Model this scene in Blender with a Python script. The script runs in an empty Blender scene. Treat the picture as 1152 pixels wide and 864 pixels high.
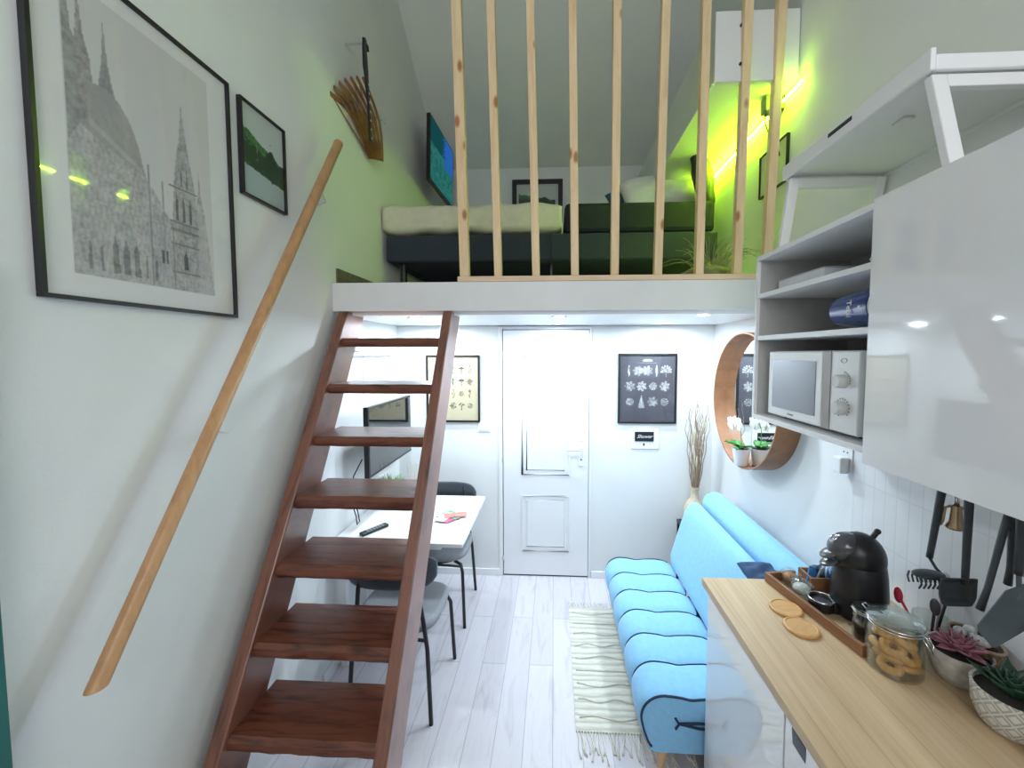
import bpy, bmesh, math, random
import numpy as np
from mathutils import Vector, Matrix
random.seed(7)
PI = math.pi
C = bpy.context.scene.collection
sc = bpy.context.scene
# ------------------------------------------------------------------ camera, light, exposure
cam_d = bpy.data.cameras.new('camera'); cam = bpy.data.objects.new('camera', cam_d); C.objects.link(cam)
cam_d.sensor_width = 36; cam_d.lens = 450/1152*36; cam_d.shift_x = -24/1152; cam_d.shift_y = -10/1152
cam_d.clip_start = .02
cam.location = (0, 0, 1.79)
cam.rotation_euler = (math.radians(90-3.18), 0, math.radians(2.92))
sc.camera = cam
sc.view_settings.view_transform = 'Standard'; sc.view_settings.look = 'None'
sc.view_settings.exposure = 0.26; sc.view_settings.gamma = 1; sc.view_settings.use_curve_mapping = False
w = bpy.data.worlds.new('world'); sc.world = w; w.use_nodes = True
w.node_tree.nodes['Background'].inputs[0].default_value = (.7, .8, 1, 1)
w.node_tree.nodes['Background'].inputs[1].default_value = .3

XL, XR, YB, YF = -1.24, 1.22, 3.12, -1.6      # room planes
def area(name, loc, rot, size, power, col, shape='DISK', size_y=None, spread=None):
    d = bpy.data.lights.new(name, 'AREA'); d.shape = shape; d.size = size
    if size_y: d.size_y = size_y
    d.energy = power; d.color = col
    if spread: d.spread = spread
    o = bpy.data.objects.new(name, d); C.objects.link(o); o.location = loc; o.rotation_euler = rot
    return o
SPOTS = [(-.85, 2.42), (.03, 2.35), (.83, 2.28), (-.85, 2.88), (.03, 2.88), (.80, 2.88)]
for i, (x, y) in enumerate(SPOTS):
    area('downlight_lamp', (x, y, 1.985), (0, 0, 0), .07, 6.6, (.74, .88, 1.0))
# added soft fill for the upper room, from high up behind the camera
area('upper_fill_light', (.15, -1.52, 2.75), (math.radians(80), 0, 0), 1.5, 32, (.95, .97, 1.0), 'RECTANGLE', 1.5)

# ------------------------------------------------------------------ helpers
def thing(name, label, cat, loc=(0, 0, 0), rz=0, group=None, rot=None):
    o = bpy.data.objects.new(name, None); C.objects.link(o); o.empty_display_size = .05
    o.location = loc; o.rotation_euler = rot if rot else (0, 0, rz)
    o['label'] = label; o['category'] = cat
    if group: o['group'] = group
    return o
def tag(o, label, cat, group=None):
    o['label'] = label; o['category'] = cat
    if group: o['group'] = group
    return o
def dup(root, loc, rot=None, label=None, group=None):
    r = root.copy(); C.objects.link(r); r.location = loc
    if rot is not None: r.rotation_euler = rot
    if label: r['label'] = label
    if group: r['group'] = group
    for ch in list(root.children):
        c = ch.copy(); C.objects.link(c); c.parent = r
        for g in list(ch.children):
            d = g.copy(); C.objects.link(d); d.parent = c
    return r
class MB:
    def __init__(s): s.bm = bmesh.new()
    def _tf(s, vs, M):
        if M is not None: bmesh.ops.transform(s.bm, matrix=M, verts=vs)
    def box(s, lo, hi, M=None):
        x0, y0, z0 = lo; x1, y1, z1 = hi
        v = [s.bm.verts.new(p) for p in [(x0,y0,z0),(x1,y0,z0),(x1,y1,z0),(x0,y1,z0),(x0,y0,z1),(x1,y0,z1),(x1,y1,z1),(x0,y1,z1)]]
        for f in [(3,2,1,0),(4,5,6,7),(0,1,5,4),(1,2,6,5),(2,3,7,6),(3,0,4,7)]: s.bm.faces.new([v[i] for i in f])
        s._tf(v, M); return s
    def lathe(s, prof, seg=28, M=None, close=True):
        rings = []; allv = []
        for r, z in prof:
            if r < 1e-6:
                v = s.bm.verts.new((0, 0, z)); rings.append([v]); allv.append(v)
            else:
                ring = [s.bm.verts.new((r*math.cos(2*PI*i/seg), r*math.sin(2*PI*i/seg), z)) for i in range(seg)]
                rings.append(ring); allv += ring
        for a, b in zip(rings, rings[1:]):
            for i in range(seg):
                j = (i+1) % seg
                if len(a) == 1 and len(b) == 1: continue
                if len(a) == 1: s.bm.faces.new([a[0], b[i], b[j]])
                elif len(b) == 1: s.bm.faces.new([a[i], a[j], b[0]])
                else: s.bm.faces.new([a[i], a[j], b[j], b[i]])
        if close:
            if len(rings[0]) > 1: s.bm.faces.new(rings[0][::-1])
            if len(rings[-1]) > 1: s.bm.faces.new(rings[-1])
        s._tf(allv, M); return s
    def cyl(s, p, q, r, r2=None, seg=14):
        p, q = Vector(p), Vector(q); d = q-p
        M = Matrix.Translation(p) @ d.to_track_quat('Z', 'Y').to_matrix().to_4x4()
        return s.lathe([(r, 0), (r if r2 is None else r2, d.length)], seg, M)
    def tube(s, pts, r, seg=8, closed=False):
        pts = [Vector(p) for p in pts]; n = len(pts); rings = []
        rr = r if isinstance(r, (list, tuple)) else [r]*n
        up = None
        for i, p in enumerate(pts):
            a = pts[i-1] if (i > 0 or closed) else p
            b = pts[(i+1) % n] if (i < n-1 or closed) else p
            t = (b-a).normalized()
            if up is None: up = Vector((0, 0, 1)) if abs(t.z) < .9 else Vector((1, 0, 0))
            u = t.cross(up)
            if u.length < 1e-4: u = t.orthogonal()
            u.normalize(); v = u.cross(t).normalized(); up = v
            rings.append([s.bm.verts.new(p + (u*math.cos(2*PI*k/seg) + v*math.sin(2*PI*k/seg))*rr[i]) for k in range(seg)])
        pairs = list(zip(rings, rings[1:])) + ([(rings[-1], rings[0])] if closed else [])
        for a, b in pairs:
            for k in range(seg): s.bm.faces.new([a[k], a[(k+1) % seg], b[(k+1) % seg], b[k]])
        if not closed:
            s.bm.faces.new(rings[0][::-1]); s.bm.faces.new(rings[-1])
        return s
    def ell(s, c, r, M=None, u=20, v=12):
        res = bmesh.ops.create_uvsphere(s.bm, u_segments=u, v_segments=v, radius=1,
              matrix=(M or Matrix.Identity(4)) @ Matrix.Translation(c) @ Matrix.Diagonal((r[0], r[1], r[2], 1)))
        return s
    def prism(s, poly, axis, a, b, M=None):
        "poly: 2-D outline; axis: the extrusion axis; the two other axes in order"
        def mk(p, t):
            if axis == 'x': return (t, p[0], p[1])
            if axis == 'y': return (p[0], t, p[1])
            return (p[0], p[1], t)
        A = [s.bm.verts.new(mk(p, a)) for p in poly]; B = [s.bm.verts.new(mk(p, b)) for p in poly]
        n = len(poly)
        s.bm.faces.new(A); s.bm.faces.new(B[::-1])
        for i in range(n): s.bm.faces.new([A[i], B[i], B[(i+1) % n], A[(i+1) % n]])
        s._tf(A+B, M); return s
    def face(s, pts):
        s.bm.faces.new([s.bm.verts.new(p) for p in pts]); return s
    def grid(s, fn, nu, nv, cu=False):
        vs = [[s.bm.verts.new(fn(i/nu, j/nv)) for j in range(nv+1)] for i in range(nu if cu else nu+1)]
        for i in range(nu):
            for j in range(nv):
                a = vs[i]; b = vs[(i+1) % len(vs)] if cu else vs[i+1]
                s.bm.faces.new([a[j], b[j], b[j+1], a[j+1]])
        return vs
    def build(s, name, mat, parent=None, loc=None, smooth=False, bev=0, sub=0, kind=None, solid=0, ang=40, rot=None):
        bmesh.ops.recalc_face_normals(s.bm, faces=s.bm.faces)
        me = bpy.data.meshes.new(name); s.bm.to_mesh(me); s.bm.free()
        o = bpy.data.objects.new(name, me); C.objects.link(o)
        me.materials.append(mat)
        if parent is not None: o.parent = parent
        if loc: o.location = loc
        if rot: o.rotation_euler = rot
        if smooth:
            me.polygons.foreach_set('use_smooth', [True]*len(me.polygons))
            if smooth == 'auto':
                try: me.set_sharp_from_angle(angle=math.radians(ang))
                except Exception: pass
        if solid:
            m = o.modifiers.new('solid', 'SOLIDIFY'); m.thickness = solid; m.offset = 0
        if bev:
            m = o.modifiers.new('bevel', 'BEVEL'); m.width = bev; m.segments = 2; m.limit_method = 'ANGLE'
        if sub:
            m = o.modifiers.new('sub', 'SUBSURF'); m.levels = sub; m.render_levels = sub
        if kind: o['kind'] = kind
        return o
def T(x=0, y=0, z=0): return Matrix.Translation((x, y, z))
def RX(a): return Matrix.Rotation(a, 4, 'X')
def RY(a): return Matrix.Rotation(a, 4, 'Y')
def RZ(a): return Matrix.Rotation(a, 4, 'Z')
def S(x, y, z): return Matrix.Diagonal((x, y, z, 1))

# ------------------------------------------------------------------ materials
def base(name, col=(.8, .8, .8), rough=.5, metal=0, **kw):
    m = bpy.data.materials.new(name); m.use_nodes = True; nt = m.node_tree
    b = nt.nodes['Principled BSDF']
    b.inputs['Base Color'].default_value = (*col, 1); b.inputs['Roughness'].default_value = rough
    b.inputs['Metallic'].default_value = metal
    for k, v in kw.items(): b.inputs[k.replace('_', ' ')].default_value = v
    return m, nt, b
def nd(nt, t, **kw):
    n = nt.nodes.new(t)
    for k, v in kw.items():
        if hasattr(n, k): setattr(n, k, v)
        else: n.inputs[k].default_value = v
    return n
def coords(nt, scale=(1, 1, 1), kind='Object', rot=(0, 0, 0)):
    tc = nd(nt, 'ShaderNodeTexCoord'); mp = nd(nt, 'ShaderNodeMapping')
    mp.inputs['Scale'].default_value = scale; mp.inputs['Rotation'].default_value = rot
    nt.links.new(tc.outputs[kind], mp.inputs[0]); return mp.outputs[0]
def ramp(nt, fac, stops):
    r = nd(nt, 'ShaderNodeValToRGB'); e = r.color_ramp.elements
    while len(e) < len(stops): e.new(.5)
    for x, (p, c) in zip(e, stops): x.position = p; x.color = (*c, 1)
    nt.links.new(fac, r.inputs[0]); return r.outputs[0]
def bump(nt, b, h, strength=.2, dist=.002):
    n = nd(nt, 'ShaderNodeBump', Strength=strength, Distance=dist)
    nt.links.new(h, n.inputs['Height']); nt.links.new(n.outputs[0], b.inputs['Normal'])
def mix2(c, f): return tuple(min(1, x*f) for x in c)
def noisy(name, col, rough=.6, var=.08, scale=12, bstr=.1, bdist=.001, bscale=60, metal=0, **kw):
    m, nt, b = base(name, col, rough, metal, **kw)
    co = coords(nt)
    n = nd(nt, 'ShaderNodeTexNoise', Scale=scale, Detail=4.0); nt.links.new(co, n.inputs[0])
    c = ramp(nt, n.outputs[0], [(.3, mix2(col, 1-var)), (.7, mix2(col, 1+var))]); nt.links.new(c, b.inputs[0])
    if bstr:
        n2 = nd(nt, 'ShaderNodeTexNoise', Scale=bscale, Detail=3.0); nt.links.new(co, n2.inputs[0])
        bump(nt, b, n2.outputs[0], bstr, bdist)
    return m
def wood(name, c1, c2, rough=.45, scale=(2, 30, 30), knots=None, bstr=.15, dist=3.0):
    m, nt, b = base(name, c1, rough)
    co = coords(nt, scale)
    n = nd(nt, 'ShaderNodeTexNoise', Scale=1.6, Detail=8.0, Roughness=.62, Distortion=dist*.2); nt.links.new(co, n.inputs[0])
    c = ramp(nt, n.outputs[0], [(.3, c2), (.52, c1), (.75, mix2(c1, 1.12))])
    if knots:
        ks, kc = knots
        v = nd(nt, 'ShaderNodeTexVoronoi', Scale=1.0); nt.links.new(coords(nt, ks), v.inputs[0])
        k = ramp(nt, v.outputs['Distance'], [(.10, kc), (.19, (1, 1, 1))])
        mx = nd(nt, 'ShaderNodeMixRGB', blend_type='MULTIPLY'); mx.inputs[0].default_value = 1
        nt.links.new(c, mx.inputs[1]); nt.links.new(k, mx.inputs[2]); c = mx.outputs[0]
    nt.links.new(c, b.inputs[0]); bump(nt, b, n.outputs[0], bstr, .002)
    return m
def emit(name, col, s):
    m = bpy.data.materials.new(name); m.use_nodes = True; nt = m.node_tree; nt.nodes.clear()
    e = nd(nt, 'ShaderNodeEmission', Strength=s); e.inputs[0].default_value = (*col, 1)
    o = nd(nt, 'ShaderNodeOutputMaterial'); nt.links.new(e.outputs[0], o.inputs[0]); return m
def glass(name, tint=(1, 1, 1), refl=.10, k=.5):
    m = bpy.data.materials.new(name); m.use_nodes = True; nt = m.node_tree; nt.nodes.clear()
    t = nd(nt, 'ShaderNodeBsdfTransparent'); t.inputs[0].default_value = (*tint, 1)
    g = nd(nt, 'ShaderNodeBsdfGlossy', Roughness=.03)
    lw = nd(nt, 'ShaderNodeLayerWeight', Blend=.25); ma = nd(nt, 'ShaderNodeMath', operation='MULTIPLY_ADD')
    ma.inputs[1].default_value = k; ma.inputs[2].default_value = refl*.4
    nt.links.new(lw.outputs['Facing'], ma.inputs[0])
    mx = nd(nt, 'ShaderNodeMixShader'); nt.links.new(ma.outputs[0], mx.inputs[0])
    nt.links.new(t.outputs[0], mx.inputs[1]); nt.links.new(g.outputs[0], mx.inputs[2])
    o = nd(nt, 'ShaderNodeOutputMaterial'); nt.links.new(mx.outputs[0], o.inputs[0]); return m

M = {}
M['wall'] = noisy('wall_paint', (.78, .79, .78), .75, .02, 3, .25, .002, 90)
M['ceil'] = noisy('ceiling_paint', (.76, .77, .75), .8, .02, 3, .2, .002, 90)
M['beam'] = noisy('fascia_paint', (.8, .8, .8), .45, .02, 8, .05)
M['white'] = noisy('white_paint', (.82, .83, .84), .35, .01, 8, .0)
M['gloss'] = noisy('glossy_white_front', (.80, .80, .81), .06, .005, 4, 0, Coat_Weight=.6)
M['melamine'] = noisy('white_melamine', (.82, .82, .82), .4, .01, 8, 0)
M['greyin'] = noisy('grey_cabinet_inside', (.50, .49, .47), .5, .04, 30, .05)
M['pine'] = wood('pine', (.80, .60, .36), (.70, .47, .25), .5, (18, 18, 1.6), ((11, 11, 5.0), (.50, .28, .14)), .1)
M['pineh'] = wood('pine_rail', (.80, .60, .40), (.68, .46, .28), .5, (1.6, 18, 18), None, .1)
M['stair'] = wood('stained_timber', (.185, .058, .032), (.042, .014, .009), .34, (3, 26, 26), ((3.1, 9, 9), (.35, .3, .3)), .5)
M['stringer'] = wood('stained_stringer', (.24, .092, .058), (.10, .035, .022), .34, (26, 3, 3), ((9, 3, 3), (.4, .35, .3)), .5)
M['oakrail'] = wood('oiled_handrail', (.56, .31, .15), (.46, .24, .11), .4, (20, 20, 1.2), None, .05)
M['black'] = noisy('black_frame', (.012, .012, .014), .35, .1, 20, 0)
M['blackm'] = noisy('black_metal', (.02, .02, .025), .38, .1, 20, 0, metal=.3)
M['blackp'] = noisy('black_plastic', (.010, .011, .014), .32, .1, 20, 0)
M['nylon'] = noisy('charcoal_nylon', (.035, .045, .055), .42, .1, 40, .1)
M['chrome'] = noisy('chrome', (.75, .75, .76), .15, .02, 10, 0, metal=1)
M['glass'] = glass('clear_glass', (.95, .98, .97))
M['pglass'] = glass('picture_glass', (.99, .99, .99), .05, .09)
M['blue'] = noisy('sky_blue_upholstery', (.25, .54, .80), .85, .05, 40, .25, .001, 300, Sheen_Weight=.25)
M['navy'] = noisy('navy_piping', (.015, .035, .08), .7, .1, 40, 0)
M['beige'] = noisy('beige_bedspread', (.66, .62, .50), .9, .05, 20, .4, .004, 30)
M['navybed'] = noisy('navy_bed_fabric', (.028, .035, .055), .9, .15, 60, .3, .001, 250)
M['darksheet'] = noisy('dark_sheet', (.012, .014, .024), .9, .15, 30, .4, .004, 25)
M['pillow'] = noisy('white_pillow', (.80, .80, .74), .9, .03, 20, .4, .004, 40)
M['dgrey'] = noisy('dark_grey_fabric', (.04, .045, .05), .9, .1, 60, .3)
M['seatgrey'] = noisy('grey_seat_fabric', (.27, .28, .30), .8, .08, 90, .25, .001, 300)
M['bamboo'] = wood('bamboo', (.66, .38, .15), (.55, .29, .10), .4, (4, 24, 24), None, .05)
M['walnut'] = wood('mirror_veneer', (.34, .155, .07), (.22, .09, .04), .4, (6, 6, 6), None, .1)
M['traywood'] = wood('tray_wood', (.28, .13, .06), (.18, .08, .035), .45, (24, 3, 24), None, .1)
M['hanger'] = wood('hanger_wood', (.27, .12, .04), (.19, .08, .025), .35, (3, 20, 20), None, .05)
M['beech'] = wood('beech_leg', (.66, .42, .22), (.55, .33, .16), .4, (20, 20, 2), None, .05)
M['straw'] = noisy('dry_grass', (.30, .26, .17), .8, .3, 30, 0)
M['twig'] = noisy('bleached_twig', (.36, .24, .16), .8, .3, 60, .2)
M['vase'] = noisy('woven_vase', (.62, .52, .38), .8, .15, 90, .5, .003, 140)
M['leaf'] = noisy('orchid_leaf', (.06, .26, .05), .35, .3, 20, 0)
M['succ'] = noisy('dark_succulent', (.018, .055, .030), .45, .35, 14, 0)
M['grassg'] = noisy('green_grass', (.12, .30, .06), .6, .4, 40, 0)
M['petal'] = noisy('white_petal', (.85, .84, .80), .5, .03, 30, 0)
M['pink'] = noisy('pink_succulent', (.33, .13, .17), .5, .35, 50, 0)
M['teal'] = noisy('teal_door_paint', (.02, .13, .115), .35, .12, 9, .1)
M['cookie'] = noisy('butter_cookie', (.64, .33, .10), .8, .25, 60, .6, .004, 120)
M['jam'] = noisy('chocolate_spot', (.06, .018, .008), .4, .2, 60, 0)
M['soil'] = noisy('dark_soil', (.02, .015, .01), .9, .3, 90, .6, .004, 120)
M['coffee'] = noisy('coffee_beans', (.012, .008, .006), .4, .5, 60, .5, .004, 90)
M['ivory'] = noisy('ivory_lid', (.60, .60, .55), .4, .02, 10, 0)
M['bluep'] = noisy('blue_plastic', (.012, .055, .25), .2, .1, 10, 0, Coat_Weight=.4)
M['stone'] = noisy('driftwood', (.17, .14, .11), .85, .4, 20, .6, .006, 40)

for k_ in ('stringer', 'stair'):
    p_ = M[k_].node_tree.nodes['Principled BSDF']; p_.inputs['Coat Weight'].default_value = .55 if k_ == 'stringer' else .25; p_.inputs['Coat Roughness'].default_value = .3
# whitewashed plank floor
def m_floor():
    m, nt, b = base('whitewashed_planks', (.7, .68, .72), .38)
    co = coords(nt, (1, 1, 1), rot=(0, 0, PI/2))
    br = nd(nt, 'ShaderNodeTexBrick', Scale=1.0); br.offset = .37
    br.inputs['Color1'].default_value = (.73, .70, .735, 1); br.inputs['Color2'].default_value = (.66, .63, .67, 1)
    br.inputs['Mortar'].default_value = (.46, .44, .47, 1); br.inputs['Mortar Size'].default_value = .0022
    br.inputs['Brick Width'].default_value = 1.1; br.inputs['Row Height'].default_value = .135; br.inputs['Bias'].default_value = .1
    nt.links.new(co, br.inputs[0])
    n = nd(nt, 'ShaderNodeTexNoise', Scale=2.2, Detail=9.0, Roughness=.65, Distortion=.8); nt.links.new(coords(nt, (8, 1.3, 1)), n.inputs[0])
    g = ramp(nt, n.outputs[0], [(.30, (.80, .78, .80)), (.48, (1, 1, 1)), (.7, (.93, .92, .94))])
    mx = nd(nt, 'ShaderNodeMixRGB', blend_type='MULTIPLY'); mx.inputs[0].default_value = 1
    nt.links.new(br.outputs[0], mx.inputs[1]); nt.links.new(g, mx.inputs[2]); nt.links.new(mx.outputs[0], b.inputs[0])
    bump(nt, b, n.outputs[0], .1, .001); return m
M['floor'] = m_floor()
def m_top():
    m, nt, b = base('oak_laminate', (.66, .50, .33), .42)
    n = nd(nt, 'ShaderNodeTexNoise', Scale=1.4, Detail=8.0, Roughness=.6, Distortion=.6); nt.links.new(coords(nt, (24, 1.2, 1)), n.inputs[0])
    c = ramp(nt, n.outputs[0], [(.28, (.52, .36, .20)), (.5, (.63, .46, .275)), (.72, (.71, .54, .345))])
    br = nd(nt, 'ShaderNodeTexBrick', Scale=1.0); br.offset = .3
    br.inputs['Color1'].default_value = (1, 1, 1, 1); br.inputs['Color2'].default_value = (.90, .88, .86, 1)
    br.inputs['Mortar'].default_value = (.72, .64, .56, 1); br.inputs['Mortar Size'].default_value = .0009
    br.inputs['Brick Width'].default_value = 1.9; br.inputs['Row Height'].default_value = .105
    nt.links.new(coords(nt, (1, 1, 1), rot=(0, 0, PI/2)), br.inputs[0])
    mx = nd(nt, 'ShaderNodeMixRGB', blend_type='MULTIPLY'); mx.inputs[0].default_value = 1
    nt.links.new(c, mx.inputs[1]); nt.links.new(br.outputs[0], mx.inputs[2]); nt.links.new(mx.outputs[0], b.inputs[0])
    return m
M['top'] = m_top()
def m_pot():
    m, nt, b = base('diamond_relief_pot', (.62, .60, .55), .7)
    tc = nd(nt, 'ShaderNodeTexCoord'); sp = nd(nt, 'ShaderNodeSeparateXYZ'); nt.links.new(tc.outputs['Object'], sp.inputs[0])
    at = nd(nt, 'ShaderNodeMath', operation='ARCTAN2'); nt.links.new(sp.outputs[1], at.inputs[0]); nt.links.new(sp.outputs[0], at.inputs[1])
    def lin(sa, sz):
        a = nd(nt, 'ShaderNodeMath', operation='MULTIPLY'); a.inputs[1].default_value = sa; nt.links.new(at.outputs[0], a.inputs[0])
        z = nd(nt, 'ShaderNodeMath', operation='MULTIPLY_ADD'); z.inputs[1].default_value = sz; nt.links.new(sp.outputs[2], z.inputs[0]); nt.links.new(a.outputs[0], z.inputs[2])
        s1 = nd(nt, 'ShaderNodeMath', operation='SINE'); nt.links.new(z.outputs[0], s1.inputs[0])
        ab = nd(nt, 'ShaderNodeMath', operation='ABSOLUTE'); nt.links.new(s1.outputs[0], ab.inputs[0]); return ab.outputs[0]
    mn = nd(nt, 'ShaderNodeMath', operation='MINIMUM'); nt.links.new(lin(6, 90), mn.inputs[0]); nt.links.new(lin(-6, 90), mn.inputs[1])
    c = ramp(nt, mn.outputs[0], [(.06, (.66, .64, .58)), (.20, (.66, .64, .58)), (.28, (.30, .29, .26)), (.40, (.42, .40, .36)), (.62, (.42, .40, .36)), (.70, (.66, .64, .58))])
    nt.links.new(c, b.inputs[0]); bump(nt, b, c, .6, .003); return m
M['diamond'] = m_pot()
def m_rpot():
    m, nt, b = base('ribbed_cement_pot', (.55, .52, .48), .8)
    v = nd(nt, 'ShaderNodeTexVoronoi', Scale=55.0); nt.links.new(coords(nt), v.inputs[0])
    c = ramp(nt, v.outputs[0], [(.1, (.60, .57, .53)), (.9, (.42, .40, .37))]); nt.links.new(c, b.inputs[0]); bump(nt, b, v.outputs[0], .5, .004); return m
M['cement'] = m_rpot()
def m_tile():
    m, nt, b = base('bevelled_white_tile', (.80, .80, .80), .18)
    co = coords(nt, (1, 1, 1), rot=(0, PI/2, 0))
    tc = nd(nt, 'ShaderNodeTexCoord'); sp = nd(nt, 'ShaderNodeSeparateXYZ'); nt.links.new(tc.outputs['Object'], sp.inputs[0])
    cb = nd(nt, 'ShaderNodeCombineXYZ'); nt.links.new(sp.outputs[1], cb.inputs[0]); zo = nd(nt, 'ShaderNodeMath', operation='SUBTRACT'); zo.inputs[1].default_value = .08; nt.links.new(sp.outputs[2], zo.inputs[0]); nt.links.new(zo.outputs[0], cb.inputs[1])
    br = nd(nt, 'ShaderNodeTexBrick', Scale=1.0); br.offset = 0; nt.links.new(cb.outputs[0], br.inputs[0])
    br.inputs['Color1'].default_value = (.80, .80, .80, 1); br.inputs['Color2'].default_value = (.76, .76, .765, 1)
    br.inputs['Mortar'].default_value = (.70, .70, .70, 1); br.inputs['Mortar Size'].default_value = .003; br.inputs['Mortar Smooth'].default_value = .6
    br.inputs['Brick Width'].default_value = .05; br.inputs['Row Height'].default_value = .2
    nt.links.new(br.outputs[0], b.inputs[0]); bump(nt, b, br.outputs['Fac'], -.7, .004); return m
M['tile'] = m_tile()

# ------------------------------------------------------------------ the setting
def st(name, mb, mat, **kw): return mb.build(name, mat, kind='structure', **kw)
st('floor', MB().box((XL-.1, YF-.1, -.1), (XR+.1, YB+.1, 0)), M['floor'])
TOPZ = 4.6
st('wall_left', MB().box((XL-.12, YF-.1, 0), (XL, 4.52, TOPZ)), M['wall'])
st('wall_right', MB().box((XR, YF-.1, 0), (XR+.12, 4.52, TOPZ)), M['wall'])
st('wall_front', MB().box((XL, YF-.12, 0), (XR, YF, 1.9)).box((XL, YF-.12, 1.9), (-.65, YF, TOPZ)).box((.95, YF-.12, 1.9), (XR, YF, TOPZ)).box((-.65, YF-.12, 3.6), (.95, YF, TOPZ)), M['wall'])
# back wall with the door opening
st('wall_back', MB().box((XL, YB, 0), (-.405, YB+.1, 2.0)).box((.282, YB, 0), (XR, YB+.1, 2.0)), M['wall'])
st('wall_loft_back', MB().box((XL, 4.4, 2.17), (XR, 4.52, 3.79)), M['wall'])
sl = .70
y1 = 4.4-(TOPZ-3.77)/sl
st('ceiling', MB().prism([(4.45, 3.77-.05*sl), (y1, TOPZ), (YF-.12, TOPZ), (YF-.12, TOPZ+.12), (y1+.1, TOPZ+.12), (4.52, 3.86)], 'x', XL-.12, XR+.12), M['ceil'])
# loft deck (its underside is the low ceiling with the downlights)
st('floor', MB().box((XL, 2.245, 2.003), (XR, 4.4, 2.175)), M['white'])
st('trim_1', MB().box((XL, 2.2, 2.022), (XR, 2.245, 2.18)), M['beam'], bev=.003)       # white fascia of the loft edge
st('trim_2', MB().box((XL, 2.246, 2.176), (XL+.012, 3.4, 2.27)), noisy('raw_plaster_edge', (.14, .125, .09), .9, .2, 40, .3))
st('baseboard_back', MB().box((XL, YB-.014, 0), (-.43, YB, .055)).box((.30, YB-.014, 0), (XR, YB, .055)), M['white'], bev=.003)
st('baseboard_left', MB().box((XL, 2.0, 0), (XL+.012, YB-.014, .055)), M['white'], bev=.003)
# boxed-in soffit in the loft, along the right wall
bx = MB().box((.805, 2.14, 3.155), (XR-.004, 4.39, 3.495))
soff = st('trim_3', bx, M['wall'], bev=.004)
for z in (3.42, 3.235):
    MB().cyl((.93, 2.141, z), (.93, 2.132, z), .0075).build('screw', M['black'], soff)
MB().box((.800, 2.16, 3.150), (.812, 4.38, 3.160)).build('edge_strip', M['white'], soff)
# tiles
st('trim_4', MB().box((XR-.008, -.2, .9), (XR, 1.66, 1.50)), M['tile'])
# made-up window frame around the added fill light, unseen behind the camera
win = st('fill_window', MB().box((-.65, YF-.08, 1.9), (.95, YF-.02, 1.96)).box((-.65, YF-.08, 3.54), (.95, YF-.02, 3.6)).box((-.65, YF-.08, 1.96), (-.59, YF-.02, 3.54)).box((.89, YF-.08, 1.96), (.95, YF-.02, 3.54)).box((.12, YF-.08, 1.96), (.18, YF-.02, 3.54)), M['white'])

# the panelled door
D0, D1, DY = -.397, .274, YB-.006
def door():
    W, Hh = D1-D0, 1.955
    d = st('door_1', MB().box((D0, DY, .012), (D1, DY+.04, .012+Hh)), M['white'], bev=.003)
    cx = (D0+D1)/2
    # raised mouldings: tall panel with an arched head, square panel below
    def outline(x0, x1, z0, z1, arch):
        pts = [(x0, z0), (x1, z0), (x1, z1)]
        if arch:
            for k in range(1, 20):
                u = k/20; x = x1+(x0-x1)*u
                pts.append((x, z1+arch*(.5-.5*math.cos(2*PI*u))**1.15))
        pts.append((x0, z1)); return pts
    for nm, (z0, z1, arch) in (('upper_moulding', (.83, 1.765, .05)), ('lower_moulding', (.21, .66, 0))):
        ol = outline(cx-.185, cx+.185, z0, z1, arch)
        b = MB(); b.tube([(x, DY-.001, z) for x, z in ol], .009, 8, closed=True)
        il = outline(cx-.150, cx+.150, z0+.035, z1-.035, arch)
        b.tube([(x, DY+.001, z) for x, z in il], .006, 8, closed=True)
        b.prism([(x, z) for x, z in outline(cx-.145, cx+.145, z0+.04, z1-.04, arch)], 'y', DY-.005, DY+.004)
        b.build(nm, M['white'], d, smooth='auto')
    hx = D1-.058
    hb = MB().box((hx-.02, DY-.008, .90), (hx+.02, DY, 1.13)).build('handle_plate', M['white'], d, bev=.004)
    MB().tube([(hx, DY-.008, 1.04), (hx, DY-.05, 1.04), (hx-.02, DY-.055, 1.04), (hx-.115, DY-.052, 1.038)], .008).build('handle', M['white'], hb, smooth=True)
    MB().cyl((hx, DY-.0085, .955), (hx, DY-.010, .955), .006).cyl((hx, DY-.0085, 1.10), (hx, DY-.010, 1.10), .003).build('keyhole', M['black'], hb)
    for z in (.15, .95, 1.77):
        MB().cyl((D0-.004, DY-.006, z-.02), (D0-.004, DY-.006, z+.02), .005).build('hinge', M['chrome'], d)
    g = MB().box((D0-.001, DY+.01, 0), (D1+.001, DY+.03, .0115)).build('threshold_gap', M['black'], d)
door()
MB().box((D0-.035, YB-.010, 0), (D0-.006, YB+.05, 1.998)).box((D1+.003, YB-.010, 0), (D1+.02, YB+.05, 1.998)).box((D0-.006, YB-.010, 1.972), (D1+.003, YB+.05, 1.998)).build('trim_5', M['white'], kind='structure', bev=.002)
st('wall_hall', MB().box((-.5, YB+.12, 0), (.4, YB+.14, 2.0)), M['white'])
# teal door frame on the near left
tr = st('door_2', MB().box((XL+.001, .70, 0), (XL+.05, .776, 2.0)), M['teal'], bev=.004)
MB().box((XL+.002, .2, 0), (XL+.02, .699, 1.96)).build('door_panel', noisy('dark_brown_panel', (.03, .018, .012), .5), tr)

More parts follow.
